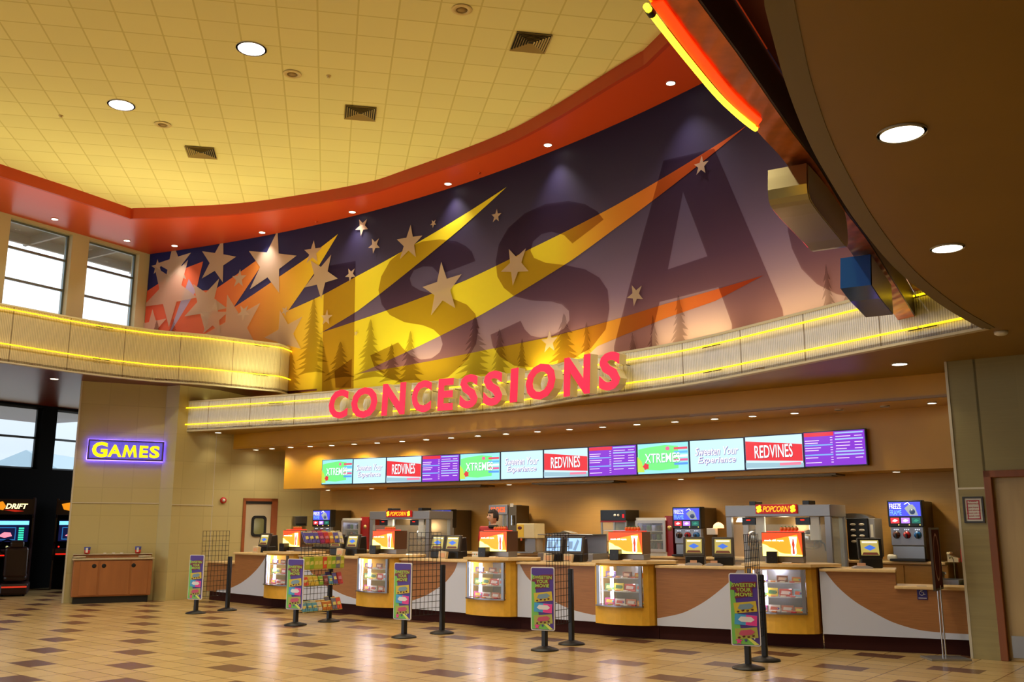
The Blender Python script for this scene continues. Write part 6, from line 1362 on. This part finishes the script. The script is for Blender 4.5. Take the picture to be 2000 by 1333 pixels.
for i, x in enumerate((155, 283)):
    xx = gx(x, 1088, .3)[0]; o = MB().lathe([(.001, 0), (.09, .005), (.12, .03), (.10, .045), (.001, .05)], 18).build('dispenser_lid', m_slab); o.matrix_world = cl_ @ Matrix.Translation((xx, -.30, zt)) @ Matrix.Diagonal((1.2, .8, 1, 1)); tag(o, 'round pale lid on the condiment worktop, at its %s end' % ('left', 'right')[i], 'lid', 'lids on the condiment worktop')
for i, x in enumerate((205, 222, 238)):
    xx = gx(x, 1080, .15)[0]; o = MB().bbox(-.03, .03, -.02, .02, 0, .02, .006).build('sauce_packet', m_white); o.matrix_world = cl_ @ Matrix.Translation((xx, -.14, ztb)) @ Matrix.Rotation(R(20*i), 4, 'Z'); tag(o, 'white sauce packet on the cabinet riser, %s from the left' % ORD[i], 'packet', 'sauce packets on the cabinet riser')

# ============================================================ ARCADE MACHINES
m_arc = mat('arcade dark red', (34, 6, 6), .35); m_arcb = mat('arcade black', (12, 9, 10), .35)
def make_arcade():
    t_ = thing('racing_arcade_machine', '', 'arcade machine', (0, 0, 0), 0)
    prof = [(0, 0), (.75, 0), (.75, 2.2), (.55, 2.34), (-.12, 2.34), (-.16, 1.92), (.18, 1.84), (.22, 1.22), (-.18, 1.05), (-.18, .9), (.0, .75)]
    for x in (-.52, .48):
        mb = MB(); Mx = Matrix(((0, 1, 0, 0), (1, 0, 0, 0), (0, 0, 1, 0), (0, 0, 0, 1))); mb.prism(prof, x, x+.04, Mx); mb.build('side_panel', m_arc, t_)
    MB().box(-.48, .48, .25, .75, 0, 2.25).build('cabinet', m_arcb, t_)
    mq = MB().box(-.48, .48, -.1, .25, 1.92, 2.3).build('marquee', m_arc, t_)
    put_text(MB(), 'DRIFT', .12, -.112, 2.12, .5, .13, off=.03, shear=.25).build('lettering', mat('marquee glow', (255, 240, 180), .4, emit=(255, 236, 170), es=1.6), mq, fix=False)
    MB().prism([(-.40, 2.2), (-.2, 2.24), (-.12, 2.12), (-.18, 2.02), (-.34, 2.06)], -.106, -.101).build('flame_print', mat('marquee amber', (230, 140, 30), .4, emit=(230, 140, 24), es=.9), mq)
    MB().prism([(-.18, 2.03), (.1, 1.98), (.3, 2.0), (.05, 2.04)], -.106, -.101).build('red_print', mat('marquee red', (190, 40, 24), .4, emit=(190, 36, 20), es=.6), mq)
    sc = MB().box(-.42, .42, .16, .24, 1.24, 1.78).build('screen', mat('arcade screen', (10, 14, 40), .2, emit=(12, 22, 70), es=.6), t_)
    MB().box(-.42, .42, .15, .16, 1.66, 1.76).build('header_print', mat('arcade cyan', (110, 190, 255), .4, emit=(110, 190, 255), es=1.5), sc)
    MB().prism([(-.34, 1.28), (.14, 1.28), (.14, 1.60), (-.34, 1.60)], .152, .158, holes=[[(-.32, 1.30), (.12, 1.30), (.12, 1.58), (-.32, 1.58)]]).build('frame_print', mat('arcade blue', (40, 120, 170), .4, emit=(30, 100, 160), es=1), sc)
    MB().prism([(-.26, 1.38), (-.12, 1.48), (.02, 1.47), (.06, 1.38), (-.1, 1.34)], .15, .157).build('car_print', mat('arcade pink', (240, 130, 160), .4, emit=(240, 130, 150), es=1.2), sc)
    for k in range(6): MB().box(.20, .32, .15, .158, 1.28+.055*k, 1.315+.055*k).build('gauge_bar', mat('arcade teal', (60, 220, 180), .4, emit=(50, 210, 170), es=1.2), sc)
    MB().bbox(-.48, .48, -.16, .3, .86, 1.05, .02).build('console', m_arc, t_)
    wh = MB().tube([(.17*math.cos(R(a)), -.24, 1.12+.17*math.sin(R(a))) for a in range(0, 361, 20)], .018, 8).build('steering_wheel', m_arcb, t_)
    MB().ball((0, -.24, 1.12), .03, 10, 6).cyl((0, -.24, 1.12), (0, -.05, 1.05), .02, 8).build('wheel_hub', mat('wheel hub', (200, 200, 150), .3, emit=(220, 220, 150), es=.5), wh)
    MB().box(-.44, .44, -.175, -.165, .90, .925).build('red_light_strip', mat('red strip', (255, 30, 20), .4, emit=(255, 24, 14), es=1.6), t_)
    MB().ball((-.38, -.18, 1.1), .02, 8, 6).build('button', mat('red button', (255, 40, 30), .4, emit=(255, 30, 20), es=2), t_)
    return t_
def make_seat():
    t_ = bpy.data.objects.new('racing_seat', None); COL.objects.link(t_)
    MB().bbox(-.30, .30, -.5, .55, .03, .30, .05).build('seat_base', m_arc, t_)
    MB().box(-.25, .28, -.515, -.5, .20, .235).build('light_strip', mat('dim red strip', (220, 60, 40), .4, emit=(200, 50, 30), es=.7), t_)
    MB().bbox(-.24, .24, -.45, .3, .34, .52, .07).build('cushion', m_arc, t_)
    A = Matrix.Translation((0, -.42, .45)) @ Matrix.Rotation(R(14), 4, 'X'); MB().bbox(-.25, .25, -.09, .07, 0, .72, .06, A).build('seat_back', m_arc, t_)
    MB().bbox(-.15, .15, -.07, .07, .70, .86, .05, A).build('headrest', m_arc, t_)
    for x in (-.22, .22):
        for y in (-.42, .45): MB().cyl((x-.03, y, .07), (x+.03, y, .07), .07, 14).build('foot', m_arcb, t_)
    return t_
ar = make_arcade(); se = make_seat(); se.parent = ar; se.location = (.30, -.98, 0)
for i, (x, Y_, rz) in enumerate([(22, 24.0, 24), (152, 25.3, 24)]):
    u = ray(x, 1000); X_ = u[0]/u[1]*Y_
    t_ = ar if i == 0 else copytree(ar); t_.location = (X_, Y_, 0); t_.rotation_euler = (0, 0, R(rz)); t_['label'] = ['dark racing arcade cabinet with a glowing DRIFT marquee at the far left', 'second racing arcade cabinet half hidden behind the tiled games wall'][i]
